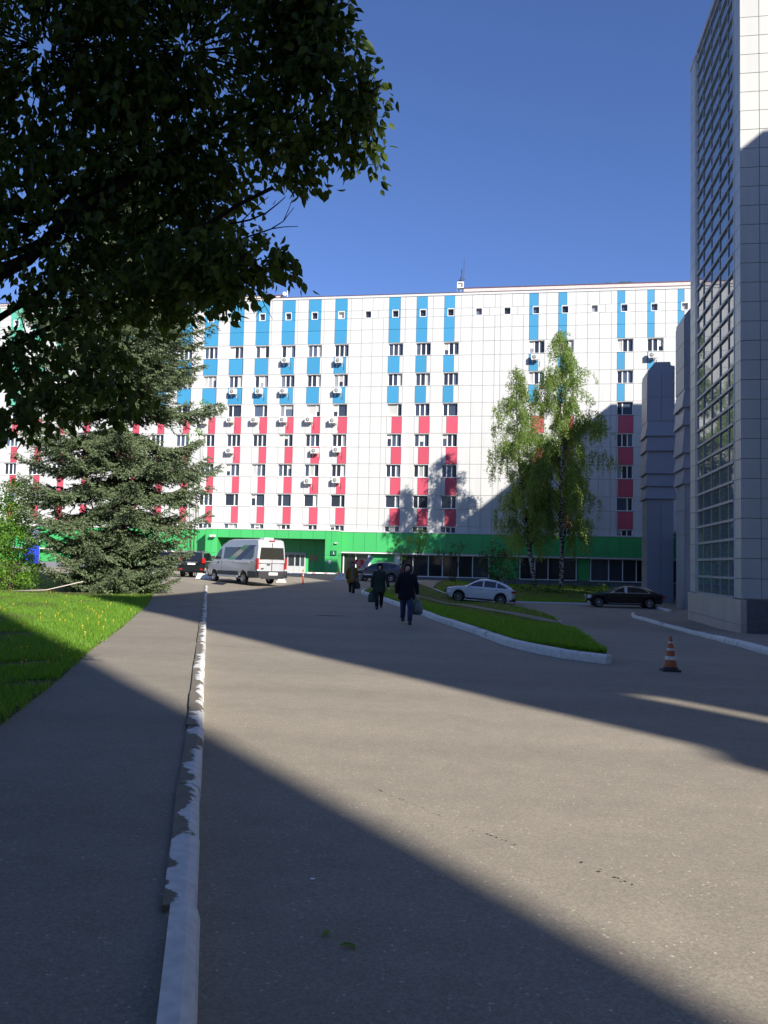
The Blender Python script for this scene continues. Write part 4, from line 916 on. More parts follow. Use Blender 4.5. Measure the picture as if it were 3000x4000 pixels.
def vehicle(name, label, cat, loc, heading, sp, pitch=0):
    """local frame: x forward, y left. sp holds the car's outlines"""
    z = gz(*loc)+sp.get('dz', 0); rot = Matrix.Rotation(math.atan2(heading[1], heading[0]), 4, 'Z') @ Matrix.Rotation(-pitch, 4, 'Y')
    t = thing(name, label, cat, (loc[0], loc[1], z+.003), None, False, rot.to_euler())
    w = sp['w']; L2 = sp['L']/2; wf, wr_ = sp['axles']; ra = sp['rw']+sp.get('arch', .06); bz = sp['bottom']; rw = sp['rw']; gl = M[sp.get('glass', 'cglass')]
    low = [(x, zz) for x, zz in sp['low']]          # from front bottom over bonnet and belt to rear bottom
    bot = []
    def arcpts(cx):
        h = bz-rw; a0 = math.asin(h/ra); return [(cx+ra*math.cos(a), rw+ra*math.sin(a)) for a in np.linspace(math.pi-a0, a0, 11)] if False else [(cx-ra*math.cos(a), rw+ra*math.sin(a)) for a in np.linspace(a0, math.pi-a0, 11)]
    bot = arcpts(wr_)+arcpts(wf)
    poly = low+bot
    def wlow(zz): return w*(1-.05*max(0, (bz+.35-zz))/.35) if zz < bz+.35 else w*(1-.03*max(0, zz-sp['belt']+.15))
    shell(poly, wlow, L2, [(1.0, .05), (.965, .014), (.86, 0), (.5, -.0)], sp.get('pull', .2)).build('body', sp['paint'], t, None, 32)
    up = sp['up']; zr = max(p[1] for p in up); zb = sp['belt']-.03; wt = sp['wt']
    def wup(zz): return w*.955+(wt-w*.955)*max(0, min(1.05, (zz-zb)/(zr-zb)))
    cab = shell(up, wup, L2, [(1.0, .04), (.95, .008), (.8, -.008), (.4, -.018)], .05).build('cabin', sp.get('roofpaint', sp['paint']), t, None, 32)
    def side_plate(nm, pl_, m_, off=.008, th=.012, par=None):
        for sg in (1, -1):
            vs = [(x, sg*(wup(zz)+off-.04*0), zz) for x, zz in pl_]; vi = [(x, sg*(wup(zz)+off-th), zz) for x, zz in pl_]; n = len(pl_)
            tri = geometry.tessellate_polygon([[Vector((x, zz, 0)) for x, zz in pl_]])
            MB().add(vs+vi, [tuple(q) for q in tri]+[(i, (i+1) % n, (i+1) % n+n, i+n) for i in range(n)]).build(nm, m_, par or t)
    for pl_ in sp['side_windows']: side_plate('side_window', pl_, gl)
    for pl_ in sp.get('side_trim', []): side_plate('window_trim', pl_, sp.get('trimmat', M['plastic']), .003)
    for nm, (xa, za), (xb, zb_), k0, k1 in sp['screens']:
        d = Vector((xb-xa, 0, zb_-za)); nrm = Vector((d.z, 0, -d.x)).normalized(); nrm = nrm if (nrm.x > 0) == (xa > 0) or nm == 'windscreen' and nrm.x > 0 else -nrm
        if nm == 'rear_window' and nrm.x > 0: nrm = -nrm
        rows = []
        for tt in np.linspace(.0, 1, 4):
            p = Vector((xa, 0, za))+d*tt; hw = wup(p.z)*(k0+(k1-k0)*tt)
            rows.append([(p.x+nrm.x*(.03-.02*abs(f)) , hw*f, p.z+nrm.z*(.03-.02*abs(f))) for f in (-1, -.6, 0, .6, 1)])
        vs = [q for r_ in rows for q in r_]; MB().add(vs, [(i*5+j, i*5+j+1, (i+1)*5+j+1, (i+1)*5+j) for i in range(3) for j in range(4)]).build(nm, gl, t)
    # wheel-well darkness: a liner between the wheels
    MB().box(wr_-ra*.95, wf+ra*.95, -w*.80, w*.80, bz-.06, rw+ra*.8).box(wf, wf+ra*1.02, -w*.72, w*.72, bz-.02, rw+ra).box(wr_-ra*1.02, wr_, -w*.72, w*.72, bz-.02, rw+ra).build('underbody', M['plastic'], t)
    tm, rm = make_wheel(rw, sp.get('tw', .24), sp['spokes'], sp['rim'], sp.get('rimmat', 'alloy'))
    for xw in (wf, wr_):
        for sg in (1, -1):
            o = put('wheel', tm, t, (xw, sg*(w-.13), rw), (0, 0, math.pi if sg > 0 else 0)); put('rim', rm, o)
    for nm, mm, geo in sp.get('extra', []):
        mb = MB(); geo(mb); mb.build(nm, M[mm] if isinstance(mm, str) else mm, t, None, 35)
    return t
def mirror_pair(x, z, y, s=1.0):
    out = []
    for sg in (1, -1):
        out.append(('mirror', None, lambda mb, sg=sg: mb.box(x-.06*s, x+.06*s, *sorted((sg*y, sg*(y+.2*s))), z-.07*s, z+.08*s)))
    return out
def B(*a): return lambda mb: mb.box(*a)
def both(nm, mm, x0, x1, y0, y1, z0, z1): return [(nm, mm, B(x0, x1, y0, y1, z0, z1)), (nm, mm, B(x0, x1, -y1, -y0, z0, z1))]

# silver and white minibus
silver = paint('van_silver', (.40, .41, .43)); vwhite = paint('van_white', (.78, .79, .80))
van = dict(L=6.7, w=1.02, wt=.86, bottom=.44, belt=1.42, rw=.36, rim=.22, arch=.10, tw=.24, spokes=6, axles=(2.35, -1.6), paint=silver, glass='vglass', pull=.16, rimmat='alloy',
  low=[(3.28, .42), (3.36, .6), (3.34, .95), (3.2, 1.16), (2.55, 1.38), (2.3, 1.44), (-3.3, 1.44), (-3.34, .62), (-3.30, .44)],
  up=[(2.62, 1.30), (2.45, 1.46), (1.72, 2.12), (1.35, 2.42), (.75, 2.64), (.2, 2.72), (-2.9, 2.72), (-3.22, 2.64), (-3.32, 2.3), (-3.34, 1.3)],
  side_windows=[[(2.30, 1.50), (1.42, 1.50), (1.42, 2.16), (1.72, 2.08)], [(1.10, 1.52), (-2.55, 1.52), (-2.78, 1.68), (-2.78, 2.24), (1.02, 2.24)]],
  screens=[('windscreen', (2.50, 1.44), (1.5, 2.32), .86, .84), ('rear_window', (-3.345, 1.52), (-3.335, 2.22), .86, .84)], trimmat=silver,
  extra=[('bumper', 'plastic', B(-3.52, -3.30, -.98, .98, .42, .82)), ('bumper', 'plastic', B(3.28, 3.44, -.9, .9, .36, .72)), ('step', 'plastic', B(-3.5, -3.32, -.7, .7, .36, .42)),
    ('licence_plate', 'plate', B(-3.53, -3.521, -.30, .30, .58, .74)), ('door_seam', 'plastic', B(-3.362, -3.346, -.012, .012, .84, 2.5)),
    ('roof_hatch', vwhite, B(-2.9, -2.3, -.3, .3, 2.735, 2.82)), ('brake_light', 'redl', B(-3.31, -3.28, -.2, .2, 2.60, 2.66)),
    ('sill_step', 'alloy', B(-.9, 1.7, .90, 1.06, .38, .50)), ('rub_strip', 'plastic', B(-.98, 1.85, 1.0, 1.028, .52, .76)), ('rub_strip', 'plastic', B(-.98, 1.85, -1.028, -1.0, .52, .76)), ('rub_strip', 'plastic', B(-3.28, -2.22, 1.0, 1.028, .46, .80)),
    ('window_divider', 'plastic', B(-.90, -.82, .955, .985, 1.54, 2.22)), ('door_handle', 'plastic', B(1.55, 1.78, 1.015, 1.045, 1.24, 1.30)), ('slide_rail', 'frame', B(-2.4, -.5, 1.0, 1.03, 1.30, 1.36)), ('door_seam', 'plastic', B(1.235, 1.25, 1.005, 1.024, .78, 1.42)), ('door_handle', 'plastic', B(-3.36, -3.345, .12, .34, 1.18, 1.24)), ('badge', 'plastic', B(-3.355, -3.345, .55, .72, .95, 1.0))]
    + both('tail_light', 'redl', -3.36, -3.20, .90, 1.015, .92, 1.58) + both('reflector', 'lamp', -3.37, -3.29, .90, .99, .84, .92) + both('headlight', 'lamp', 3.0, 3.30, .62, .94, .85, 1.12) + [(n_, 'plastic', f_) for n_, _, f_ in mirror_pair(2.25, 1.55, 1.02, 1.5)])
vt = vehicle('minibus', 'silver and white high-roof minibus with dark side windows, seen from behind', 'minibus', (-17.0, 49.75), (-.73, .68), van)
# white rear skin
MB().prism([(-.92, .84), (.92, .84), (.985, 1.3), (.96, 1.7), (.86, 2.4), (.78, 2.62), (-.78, 2.62), (-.86, 2.4), (-.96, 1.7), (-.985, 1.3)], -.006, .006).build('rear_door', vwhite, vt)
rd = vt.children[-1]; rd.rotation_euler = (0, 0, math.pi/2); rd.location = (-3.342, 0, 0)
MB().prism([(-.80, 1.50), (-.70, 1.42), (-.05, 1.42), (-.05, 2.20), (-.74, 2.20), (-.80, 2.12)], -.006, .006).build('rear_pane', M['cglass'], vt); q_ = vt.children[-1]; q_.rotation_euler = (0, 0, math.pi/2); q_.location = (-3.358, 0, 0)
MB().prism([(.80, 1.50), (.70, 1.42), (.05, 1.42), (.05, 2.20), (.74, 2.20), (.80, 2.12)], -.006, .006).build('rear_pane', M['cglass'], vt); q_ = vt.children[-1]; q_.rotation_euler = (0, 0, math.pi/2); q_.location = (-3.358, 0, 0)

# black off-roader seen from behind
black = paint('suv_black', (.008, .009, .010), .2)
suv = dict(L=4.75, w=.94, wt=.76, bottom=.40, belt=1.12, rw=.38, rim=.24, spokes=6, axles=(1.42, -1.37), paint=black, pull=.12,
  low=[(2.28, .42), (2.38, .62), (2.34, .95), (2.15, 1.08), (1.05, 1.16), (-2.30, 1.18), (-2.36, .7), (-2.30, .46)],
  up=[(1.25, 1.10), (1.0, 1.2), (.35, 1.74), (.1, 1.82), (-1.9, 1.84), (-2.12, 1.74), (-2.34, 1.1)],
  side_windows=[[(.82, 1.22), (-.22, 1.22), (-.22, 1.70), (.38, 1.70)], [(-.30, 1.22), (-1.20, 1.22), (-1.20, 1.71), (-.30, 1.71)], [(-1.28, 1.22), (-2.12, 1.24), (-1.95, 1.70), (-1.28, 1.71)]],
  screens=[('windscreen', (1.02, 1.2), (.38, 1.73), .86, .84), ('rear_window', (-2.30, 1.22), (-2.14, 1.70), .88, .84)],
  extra=[('bumper', black, B(-2.46, -2.28, -.92, .92, .42, .72)), ('licence_plate', 'plate', B(-2.40, -2.35, -.27, .27, .90, 1.02)), ('chrome_strip', 'chrome', B(-2.40, -2.34, -.42, .42, 1.05, 1.11)), ('badge', 'chrome', lambda mb: mb.lathe([(0, -.02), (.09, -.02), (.09, .02), (0, .02)], 12, 'y', (0, 0, 0))), ('number_plate', 'plate', B(2.37, 2.40, -.26, .26, .55, .67))]
    + both('tail_light', 'redl', -2.39, -2.15, .74, .945, 1.02, 1.36) + both('fog_reflector', 'redl', -2.475, -2.44, .62, .84, .54, .62) + both('roof_rail', 'alloy', -1.7, .1, .62, .66, 1.86, 1.90) + both('headlight', 'lamp', 2.2, 2.36, .55, .9, .82, .98) + both('mirror', 'plastic', .85, 1.0, .93, 1.14, 1.16, 1.32))
del suv['extra'][3]
vehicle('off_roader', 'black off-road car with red tail lights parked beside the minibus, seen from behind', 'car', (-23.3, 57.6), (-.186, .98), suv)
dsuv = dict(suv); dsuv['paint'] = paint('suv_graphite', (.03, .033, .045), .22)
dsuv['extra'] = [('grille', 'plastic', B(2.33, 2.42, -.52, .52, .66, .98)), ('number_plate', 'plate', B(2.421, 2.43, -.27, .27, .56, .68)), ('bumper', dsuv['paint'], B(2.25, 2.46, -.9, .9, .36, .60)), ('chrome_strip', 'chrome', B(2.40, 2.435, -.56, .56, .985, 1.02))] + both('headlight', 'lamp', 2.18, 2.39, .56, .9, .78, .95) + both('grille_bar', 'chrome', 2.36, 2.43, .50, .56, .62, .99) + both('mirror', 'plastic', .85, 1.0, .93, 1.14, 1.16, 1.32) + both('tail_light', 'redl', -2.39, -2.2, .74, .93, 1.02, 1.36)
vehicle('off_roader', 'dark graphite off-road car facing the viewer behind the spruce', 'car', (-27.3, 61.0), (-.18, -.985), dsuv)

# grey crossover behind the women
grey = paint('crossover_grey', (.10, .105, .12), .25)
cross = dict(L=4.62, w=.91, wt=.72, bottom=.34, belt=1.0, rw=.36, rim=.25, spokes=10, axles=(1.38, -1.33), paint=grey, pull=.28,
  low=[(2.15, .36), (2.30, .55), (2.26, .78), (2.05, .92), (1.15, 1.04), (.95, 1.06), (-2.12, 1.10), (-2.28, .95), (-2.30, .62), (-2.2, .38)],
  up=[(1.35, .98), (1.1, 1.08), (.35, 1.50), (-.1, 1.62), (-.7, 1.66), (-1.5, 1.60), (-2.0, 1.48), (-2.1, 1.40), (-2.25, 1.02)],
  side_windows=[[(.92, 1.12), (.0, 1.10), (-.02, 1.56), (.34, 1.46)], [(-.10, 1.10), (-1.05, 1.11), (-1.12, 1.54), (-.12, 1.57)], [(-1.15, 1.12), (-1.72, 1.20), (-1.74, 1.42), (-1.22, 1.53)]],
  screens=[('windscreen', (1.12, 1.07), (.36, 1.5), .86, .84), ('rear_window', (-2.22, 1.12), (-2.08, 1.42), .84, .78)],
  extra=[('spoiler', grey, B(-2.16, -1.9, -.6, .6, 1.50, 1.55)), ('sill', 'plastic', B(-.9, .95, -.89, .89, .30, .42))] + both('roof_rail', 'alloy', -1.6, .05, .60, .64, 1.655, 1.69) + both('tail_light', 'redl', -2.27, -2.0, .62, .88, .95, 1.1) + both('headlight', 'lamp', 1.95, 2.2, .6, .86, .74, .9) + both('mirror', grey, .82, .96, .90, 1.08, 1.06, 1.2) + both('door_handle', 'chrome', -.2, 0, .905, .925, .93, .96) + both('fender_trim', 'plastic', -.95, 1.0, .895, .918, .36, .5))
vehicle('crossover', 'dark grey crossover parked sideways behind the walking women', 'car', (-11.75, 69.0), (-.995, .05), cross)

# white coupe off-roader on the lower drive
wcar = paint('coupe_white', (.80, .81, .83), .25)
coupe = dict(L=4.9, w=.98, wt=.70, bottom=.34, belt=1.08, rw=.40, rim=.28, spokes=10, axles=(1.50, -1.42), paint=wcar, pull=.32,
  low=[(2.22, .34), (2.42, .55), (2.42, .82), (2.28, .96), (1.85, 1.06), (1.15, 1.14), (-2.2, 1.16), (-2.40, 1.10), (-2.42, .75), (-2.32, .42)],
  up=[(1.35, 1.06), (1.05, 1.16), (.42, 1.52), (.05, 1.66), (-.45, 1.72), (-1.05, 1.66), (-1.65, 1.48), (-2.05, 1.28), (-2.28, 1.10)],
  side_windows=[[(.86, 1.18), (-.12, 1.17), (-.14, 1.58), (.10, 1.56), (.42, 1.44)], [(-.22, 1.17), (-1.02, 1.17), (-1.06, 1.56), (-.60, 1.60), (-.24, 1.60)], [(-1.09, 1.17), (-1.88, 1.18), (-1.55, 1.36), (-1.13, 1.53)]],
  screens=[('windscreen', (1.10, 1.15), (.40, 1.53), .86, .84), ('rear_window', (-2.15, 1.22), (-1.35, 1.58), .80, .80)],
  extra=[('grille', 'plastic', B(2.38, 2.45, -.45, .45, .62, .88)), ('sill', 'plastic', B(-.9, 1.0, -.95, .95, .26, .38)), ('rear_diffuser', 'plastic', B(-2.44, -2.05, -.8, .8, .30, .50)), ('tail_strip', 'redl', B(-2.43, -2.30, -.7, .7, .94, 1.02))] + both('tail_light', 'redl', -2.42, -1.95, .70, .965, .90, 1.03) + both('headlight', 'lamp', 2.0, 2.34, .60, .93, .80, .94) + both('mirror', wcar, .72, .9, .97, 1.18, 1.12, 1.27) + both('door_handle', 'chrome', -.15, .08, .975, .992, 1.0, 1.03) + both('door_handle', 'chrome', -1.2, -.97, .975, .992, 1.0, 1.03) + both('roof_fin', wcar, -1.5, -1.36, .0, .02, 1.5, 1.6))
vehicle('coupe_car', 'white sloping-roof off-road car on the lower drive beyond the grass', 'car', (-2.6, 58.0), (-.985, -.02), coupe, pitch=math.radians(3.2))

# long black limousine saloon
bsed = paint('sedan_black', (.004, .004, .005), .12)
sed = dict(L=5.35, w=.95, wt=.68, bottom=.26, belt=.98, rw=.35, rim=.26, spokes=20, axles=(1.82, -1.52), paint=bsed, pull=.3,
  low=[(2.48, .26), (2.64, .42), (2.62, .68), (2.50, .82), (2.1, .92), (1.35, 1.0), (-1.9, 1.03), (-2.45, 1.0), (-2.62, .88), (-2.66, .55), (-2.5, .32)],
  up=[(1.45, .95), (1.15, 1.03), (.45, 1.34), (.0, 1.46), (-.5, 1.49), (-1.1, 1.43), (-1.6, 1.27), (-2.15, 1.03)],
  side_windows=[[(.98, 1.04), (.10, 1.03), (.12, 1.40), (.45, 1.29)], [(-.08, 1.03), (-1.50, 1.04), (-1.42, 1.14), (-1.1, 1.33), (-.55, 1.41), (-.06, 1.42)]],
  side_trim=[[(1.12, 1.0), (-1.62, 1.0), (-1.50, 1.16), (-1.12, 1.38), (-.5, 1.455), (.0, 1.44), (.45, 1.33)]], trimmat=M['chrome'],
  screens=[('windscreen', (1.15, 1.03), (.46, 1.34), .86, .84), ('rear_window', (-1.95, 1.10), (-1.25, 1.40), .82, .80)],
  extra=[('grille', 'chrome', B(2.58, 2.66, -.4, .4, .42, .74)), ('sill_strip', 'chrome', B(-1.0, 1.2, .935, .953, .29, .325)), ('front_lip', 'chrome', B(2.3, 2.62, -.85, .85, .26, .31))] + both('headlight', 'lamp', 2.18, 2.54, .60, .92, .62, .80) + both('pillar_trim', 'lamp', -.07, .10, .80, .87, 1.03, 1.40) + both('tail_light', 'redl', -2.64, -2.45, .55, .9, .72, .86) + both('mirror', 'chrome', .78, .95, .93, 1.12, 1.0, 1.12))
vehicle('limousine', 'long black saloon with chrome window trim parked by the grey pylon', 'car', (7.2, 58.5), (-.995, -.06), sed)

# ---------------------------------------------------------------- street furniture
cn = thing('traffic_cone', 'orange traffic cone with white bands on a black base', 'cone', (2.48, 14.1, gz(2.48, 14.1)), world=False); cn.scale = (.92, .92, .92)
prof = [(.125, .035), (.118, .06)]
MB().box(-.155, .155, -.155, .155, 0, .035).build('base', M['plastic'], cn, None, 30); MB().lathe([(.145, .0355), (.135, .06), (.118, .075), (0, .075)], 20).build('collar', M['plastic'], cn)
def cr_(z): return .114-.092*(z-.075)/.545
org = mat('cone_orange', (.42, .12, .045), .55, var=.15, scale=12); cw = mat('cone_white', (.62, .62, .60), .6, var=.15, scale=15)
for z0, z1, m_, nm in ((.0751, .20, org, 'cone_body'), (.20, .265, cw, 'band'), (.265, .365, org, 'cone_body'), (.365, .40, cw, 'band'), (.40, .49, org, 'cone_body'), (.49, .52, cw, 'band'), (.52, .62, org, 'cone_body')):
    MB().lathe([(cr_(z0), z0), (cr_(z1), z1)]+([(0, z1)] if z1 > .6 else []), 24).build(nm, m_, cn)
ps = thing('flexible_post', 'thin orange plastic post standing on the sunlit road', 'post', (-14.06, 52.94, gz(-14.06, 52.94)), world=False)
opm = mat('post_orange', (.75, .10, .03), .5); MB().lathe([(.16, 0), (.16, .02), (.06, .04), (.05, .05)], 14).build('foot', opm, ps); MB().lathe([(.05, .0501), (.05, .9), (.03, .95), (0, .96)], 14).build('tube', opm, ps)
for z_ in (.55, .72): MB().lathe([(.0525, z_), (.0525, z_+.07)], 14).build('band', cw, ps)
cblk = mat('block_white', (.78, .76, .70), .8, var=.06, scale=3)
def cblock(x, y, L, h, ang, lb):
    c, s = math.cos(ang), math.sin(ang)
    o = MB().add([(-L/2-.1, -.22, 0), (L/2+.1, -.22, 0), (L/2+.1, .22, 0), (-L/2-.1, .22, 0), (-L/2+.03, -.13, h), (L/2-.03, -.13, h), (L/2-.03, .13, h), (-L/2+.03, .13, h)], [(3, 2, 1, 0), (4, 5, 6, 7), (0, 1, 5, 4), (1, 2, 6, 5), (2, 3, 7, 6), (3, 0, 4, 7)]).build('concrete_block', cblk, None, (x, y, gz(x, y)+.003)); o.rotation_euler = (0, 0, ang)
    bv = o.modifiers.new('bevel', 'BEVEL'); bv.width = .015; bv.segments = 2
    tag(o, lb, 'concrete block', 'white concrete blocks')
cblock(-24.75, 52.9, .95, .33, -.1, 'white concrete block before the graphite car, left of the black off-road car')
cblock(-21.05, 53.1, .85, .36, -.1, 'white concrete block between the black off-road car and the minibus')
cblock(-15.45, 52.6, .4, .22, -.1, 'small white concrete block behind the rear of the minibus')
cblock(-22.0, 63.5, .7, .3, 0, 'white concrete block seen beneath the black off-road car')
cblock(-14.15, 65.0, .75, .34, 0, 'white concrete block under the barrier arm')
cblock(-23.6, 78.4, 2.1, .42, 0, 'long white block before the entrance door')
ba = thing('barrier_gate', 'white barrier arm with red marks across the drive behind the women', 'barrier', (-10.4, 61.6, gz(-10.4, 61.6)))
zb = gz(-10.4, 61.6); MB().box(-10.6, -10.25, 61.4, 61.75, zb, zb+1.0).build('cabinet', mat('barrier_box', (.35, .33, .1), .5), ba); arm = MB().box(-16.0, -10.26, 61.32, 61.39, zb+.70, zb+.80).build('arm', M['frame'], ba)
for x in np.arange(-15.6, -10.8, .95): MB().box(x, x+.28, 61.312, 61.319, zb+.725, zb+.775).build('red_mark', M['redl'], arm)
ws = [(-26.5, -24.6), (-24.4, -22.5), (-22.3, -20.4), (-17.6, -15.7), (-15.5, -13.6)]
pk = sroot('parking_kerb', (-20, 79.5, .2))
for a, b in ws: MB().box(a, b, 79.4, 79.6, gz(a, 79.5)-.1, gz(a, 79.5)+.14).build('kerb_stone', M['kerbW'], pk)
hs = thing('heart_sign', 'red heart sign with a pale ring emblem behind the grey car bonnet', 'sign', (-14.58, 75.0, gz(-14.58, 75)))
hz = gz(-14.58, 75); hp = [];
for i in range(40):
    a = 2*math.pi*i/40; hp.append((-14.58+.028*16*math.sin(a)**3, hz+1.40+.028*(13*math.cos(a)-5*math.cos(2*a)-2*math.cos(3*a)-math.cos(4*a))))
MB().prism(hp, 74.95, 75.1).build('heart', mat('heart_red', (.55, .015, .02), .45), hs); MB().tube([(-14.58, 75.05, hz), (-14.58, 75.05, hz+1.0)], .03, 6).build('post', M['steel'], hs)
q = MB(); 
for rr in (.2, .1): q.tube([(-14.6+rr*math.cos(a), 74.94, hz+1.38+rr*math.sin(a)) for a in np.linspace(.5, 6.0, 18)], .018, 5)
q.tube([(-14.67, 74.94, hz+1.3), (-14.5, 74.94, hz+1.48)], .016, 5); q.build('emblem', M['frame'], hs)
sb = thing('slanted_sign', 'white board with dark lettering leaning behind the grey car bonnet', 'sign', (-13.92, 75.2, gz(-13.92, 75)))
ang = math.radians(52); cx_, cz_ = -13.92, hz+1.42
def rot2(u, v): return (cx_+u*math.cos(ang)-v*math.sin(ang), cz_+u*math.sin(ang)+v*math.cos(ang))
MB().prism([rot2(-.85, -.21), rot2(.8, -.21), rot2(.8, .21), rot2(-.85, .21)], 75.2, 75.28).build('board', mat('board_white', (.62, .66, .70), .5), sb)
MB().tube([(-14.3, 75.26, hz), (-14.3, 75.26, hz+.95)], .03, 6).build('post', M['steel'], sb)
tcv = bpy.data.curves.new('lettering', 'FONT'); tcv.body = 'КУРСАНТЫ'; tcv.size = .27; tcv.extrude = .004; tcv.align_x = 'CENTER'; tcv.align_y = 'CENTER'; tcv.materials.append(mat('navy', (.02, .03, .12), .6))
tmp_ = bpy.data.objects.new('tmp_text', tcv); COL.objects.link(tmp_); bpy.context.view_layer.update(); lme = bpy.data.meshes.new_from_object(tmp_.evaluated_get(bpy.context.evaluated_depsgraph_get())); bpy.data.objects.remove(tmp_)
tob = bpy.data.objects.new('lettering', lme); COL.objects.link(tob); tob.parent = sb; tob.matrix_parent_inverse = Matrix.Translation(-Vector(sb['_w'])); tob.location = (cx_, 75.19, cz_); tob.rotation_euler = Matrix(((math.cos(ang), -math.sin(ang), 0), (0, 0, -1), (math.sin(ang), math.cos(ang), 0))).to_euler()

# ---------------------------------------------------------------- people
M['skin'] = mat('skin', (.58, .37, .29), .55, .3)
M['eye'] = mat('eye', (.03, .02, .02), .3)
def person(label, loc, heading, ht, coat, coatlen, trous, shoe, hair, hairlen, step, armL, armR, inner=None, hat=False, stride=.22, open_coat=False, turn=0.0, flare=1.0):
    """local frame: x to the person's left-hand side as seen from the front is -x ... we use x right, y forward"""
    t = thing('person', label, 'person', (loc[0], loc[1], gz(*loc)+.002), 'people walking on the road', False, (0, 0, math.atan2(heading[1], heading[0])-math.pi/2))
    k = ht/1.6
    hip, sh, neck, head = .80*k, 1.32*k, 1.385*k, 1.5*k
    fx = .075*k; fL = stride*step; fR = -stride*step
    ank = {-1: Vector((-fx, fL, .07*k+max(0, -fL)*.25)), 1: Vector((fx, fR, .07*k+max(0, -fR)*.25))}
    kn = {s: Vector((s*.085*k, ank[s].y*.5+.06*k, .44*k)) for s in (-1, 1)}
    me = bpy.data.meshes.new('body'); V = []; E_ = []; RD = []
    def nd(p, r, par=None):
        V.append(tuple(p)); RD.append(r)
        if par is not None: E_.append((par, len(V)-1))
        return len(V)-1
    p0 = nd((0, 0, hip), .12*k); p1 = nd((0, 0, hip+.2*k), .11*k, p0); p2 = nd((0, 0, sh-.04*k), .115*k, p1); p3 = nd((0, .0, neck), .048*k, p2)
    hx = .03*turn; h1 = nd((hx*.5, .015, neck+.075*k), .064*k, p3); h2 = nd((hx*.5, .01, head+.02*k), .088*k, h1); h3 = nd((hx*.5, .0, head+.085*k), .07*k, h2)
    nd((hx*.5+math.sin(turn)*.10*k, .012+.105*k*math.cos(turn), head-.01*k), .014*k, h2)
    for s in (-1, 1):
        a = nd((s*.09*k, 0, hip-.08*k), .085*k, p0); b = nd(kn[s], .055*k, a); c = nd(ank[s]+Vector((0, 0, .02)), .035*k, b); nd(ank[s]+Vector((0, .12*k, -.03*k)), .032*k, c)
    hands = {}
    for s, (ex, ey, ez, wx, wy, wz) in ((-1, armL), (1, armR)):
        S_ = Vector((s*.155*k, -.005, sh)); El = Vector((s*ex*k, ey*k, ez*k)); Wr = Vector((s*wx*k, wy*k, wz*k)); hands[s] = Wr
        a = nd(S_, .058*k, p2); b = nd(El, .042*k, a); c = nd(Wr, .028*k, b); d = (Wr-El).normalized(); pm = nd(Wr+d*.07*k, .030*k, c)
        f0 = Wr+d*.07*k
        for q, (o, l) in enumerate(((-.026, .068), (-.009, .078), (.009, .074), (.026, .058))):
            v1 = nd(f0+Vector((0, o*k, 0))+d*.03*k, .0095*k, pm); nd(f0+Vector((-s*.018*k, o*k, 0))+d*l*k, .008*k, v1)
        th = nd(Wr+d*.035*k+Vector((-s*.008, .035*k, 0)), .010*k, c); nd(Wr+d*.075*k+Vector((-s*.018, .045*k, 0)), .008*k, th)
    me.from_pydata(V, E_, []); body = put('body', me, t); md = body.modifiers.new('skin', 'SKIN'); md.use_smooth_shade = True
    for i, sv in enumerate(me.skin_vertices[0].data): sv.radius = (RD[i], RD[i]); sv.use_root = (i == 0)
    ssf = body.modifiers.new('sub', 'SUBSURF'); ssf.levels = 1; ssf.render_levels = 2; me.materials.append(M['skin'])
    hc = Vector((hx*.5, .005, head+.02*k)); ft = Vector((math.sin(turn), math.cos(turn), 0)); sd = Vector((math.cos(turn), -math.sin(turn), 0))
    for s in (-1, 1):
        MB().lathe([(0, -.011*k), (.010*k, 0), (0, .011*k)], 8, c=tuple(hc+ft*.082*k+sd*s*.033*k+Vector((0, 0, .008*k)))).build('eye', M['eye'], t)
    p_ = hc+ft*.085*k+Vector((0, 0, -.055*k)); MB().tube([p_-sd*.025*k, p_+ft*.006, p_+sd*.025*k], .006*k, 5).build('mouth', mat('lip', (.3, .1, .09), .5), t)
    # hair
    hm = mat('hair', hair, .6, var=.3, scale=30); q = MB(); n = 18; rows = []
    for i, ph in enumerate(np.linspace(0, math.pi*.72, 8)):
        for j in range(n):
            a = 2*math.pi*j/n; front = math.cos(a-math.pi/2+turn); ph2 = ph*(1-.60*min(1, max(0, (front+.05)/.45))); rr = .105*k if not hat else .118*k
            rows.append((hc.x+rr*1.0*math.sin(ph2)*math.cos(a), hc.y-.012+rr*1.12*math.sin(ph2)*math.sin(a), hc.z+.028*k+rr*1.1*math.cos(ph2)-(hairlen*k*(i/7)**2 if front < .1 else 0)))
    q.add(rows, [(i*n+j, i*n+(j+1) % n, (i+1)*n+(j+1) % n, (i+1)*n+j) for i in range(7) for j in range(n)], True); q.build('hat' if hat else 'hair', hm, t)
    # trousers
    q = MB(); tm_ = mat('trousers', trous, .85, var=.2, scale=8, bump=.4, bscale=12)
    for s in (-1, 1):
        A_ = Vector((s*.09*k, 0, hip+.02)); K_ = kn[s]; N_ = ank[s]+Vector((0, -.005, .015))
        q.tube([A_, A_.lerp(K_, .5), K_, K_.lerp(N_, .5)+Vector((0, -.01, 0)), N_], [.112*k, .1*k, .078*k, .07*k*flare, .064*k*flare], 12)
    q.build('trousers', tm_, t)
    for s in (-1, 1):
        a = ank[s]; z0 = a.z-.07*k; MB().rings([(a.x, a.y+.05*k, z0, .048*k, .135*k), (a.x, a.y+.05*k, z0+.03*k, .05*k, .138*k), (a.x, a.y+.03*k, z0+.07*k, .043*k, .10*k), (a.x, a.y-.01*k, z0+.12*k, .042*k, .055*k)], 14).build('shoe', mat('shoe', shoe, .6), t)
    # coat and sleeves
    cm = mat('coat', coat, .88, .2, var=.22, scale=5, bump=.6, bscale=7); q = MB(); zc = coatlen*k
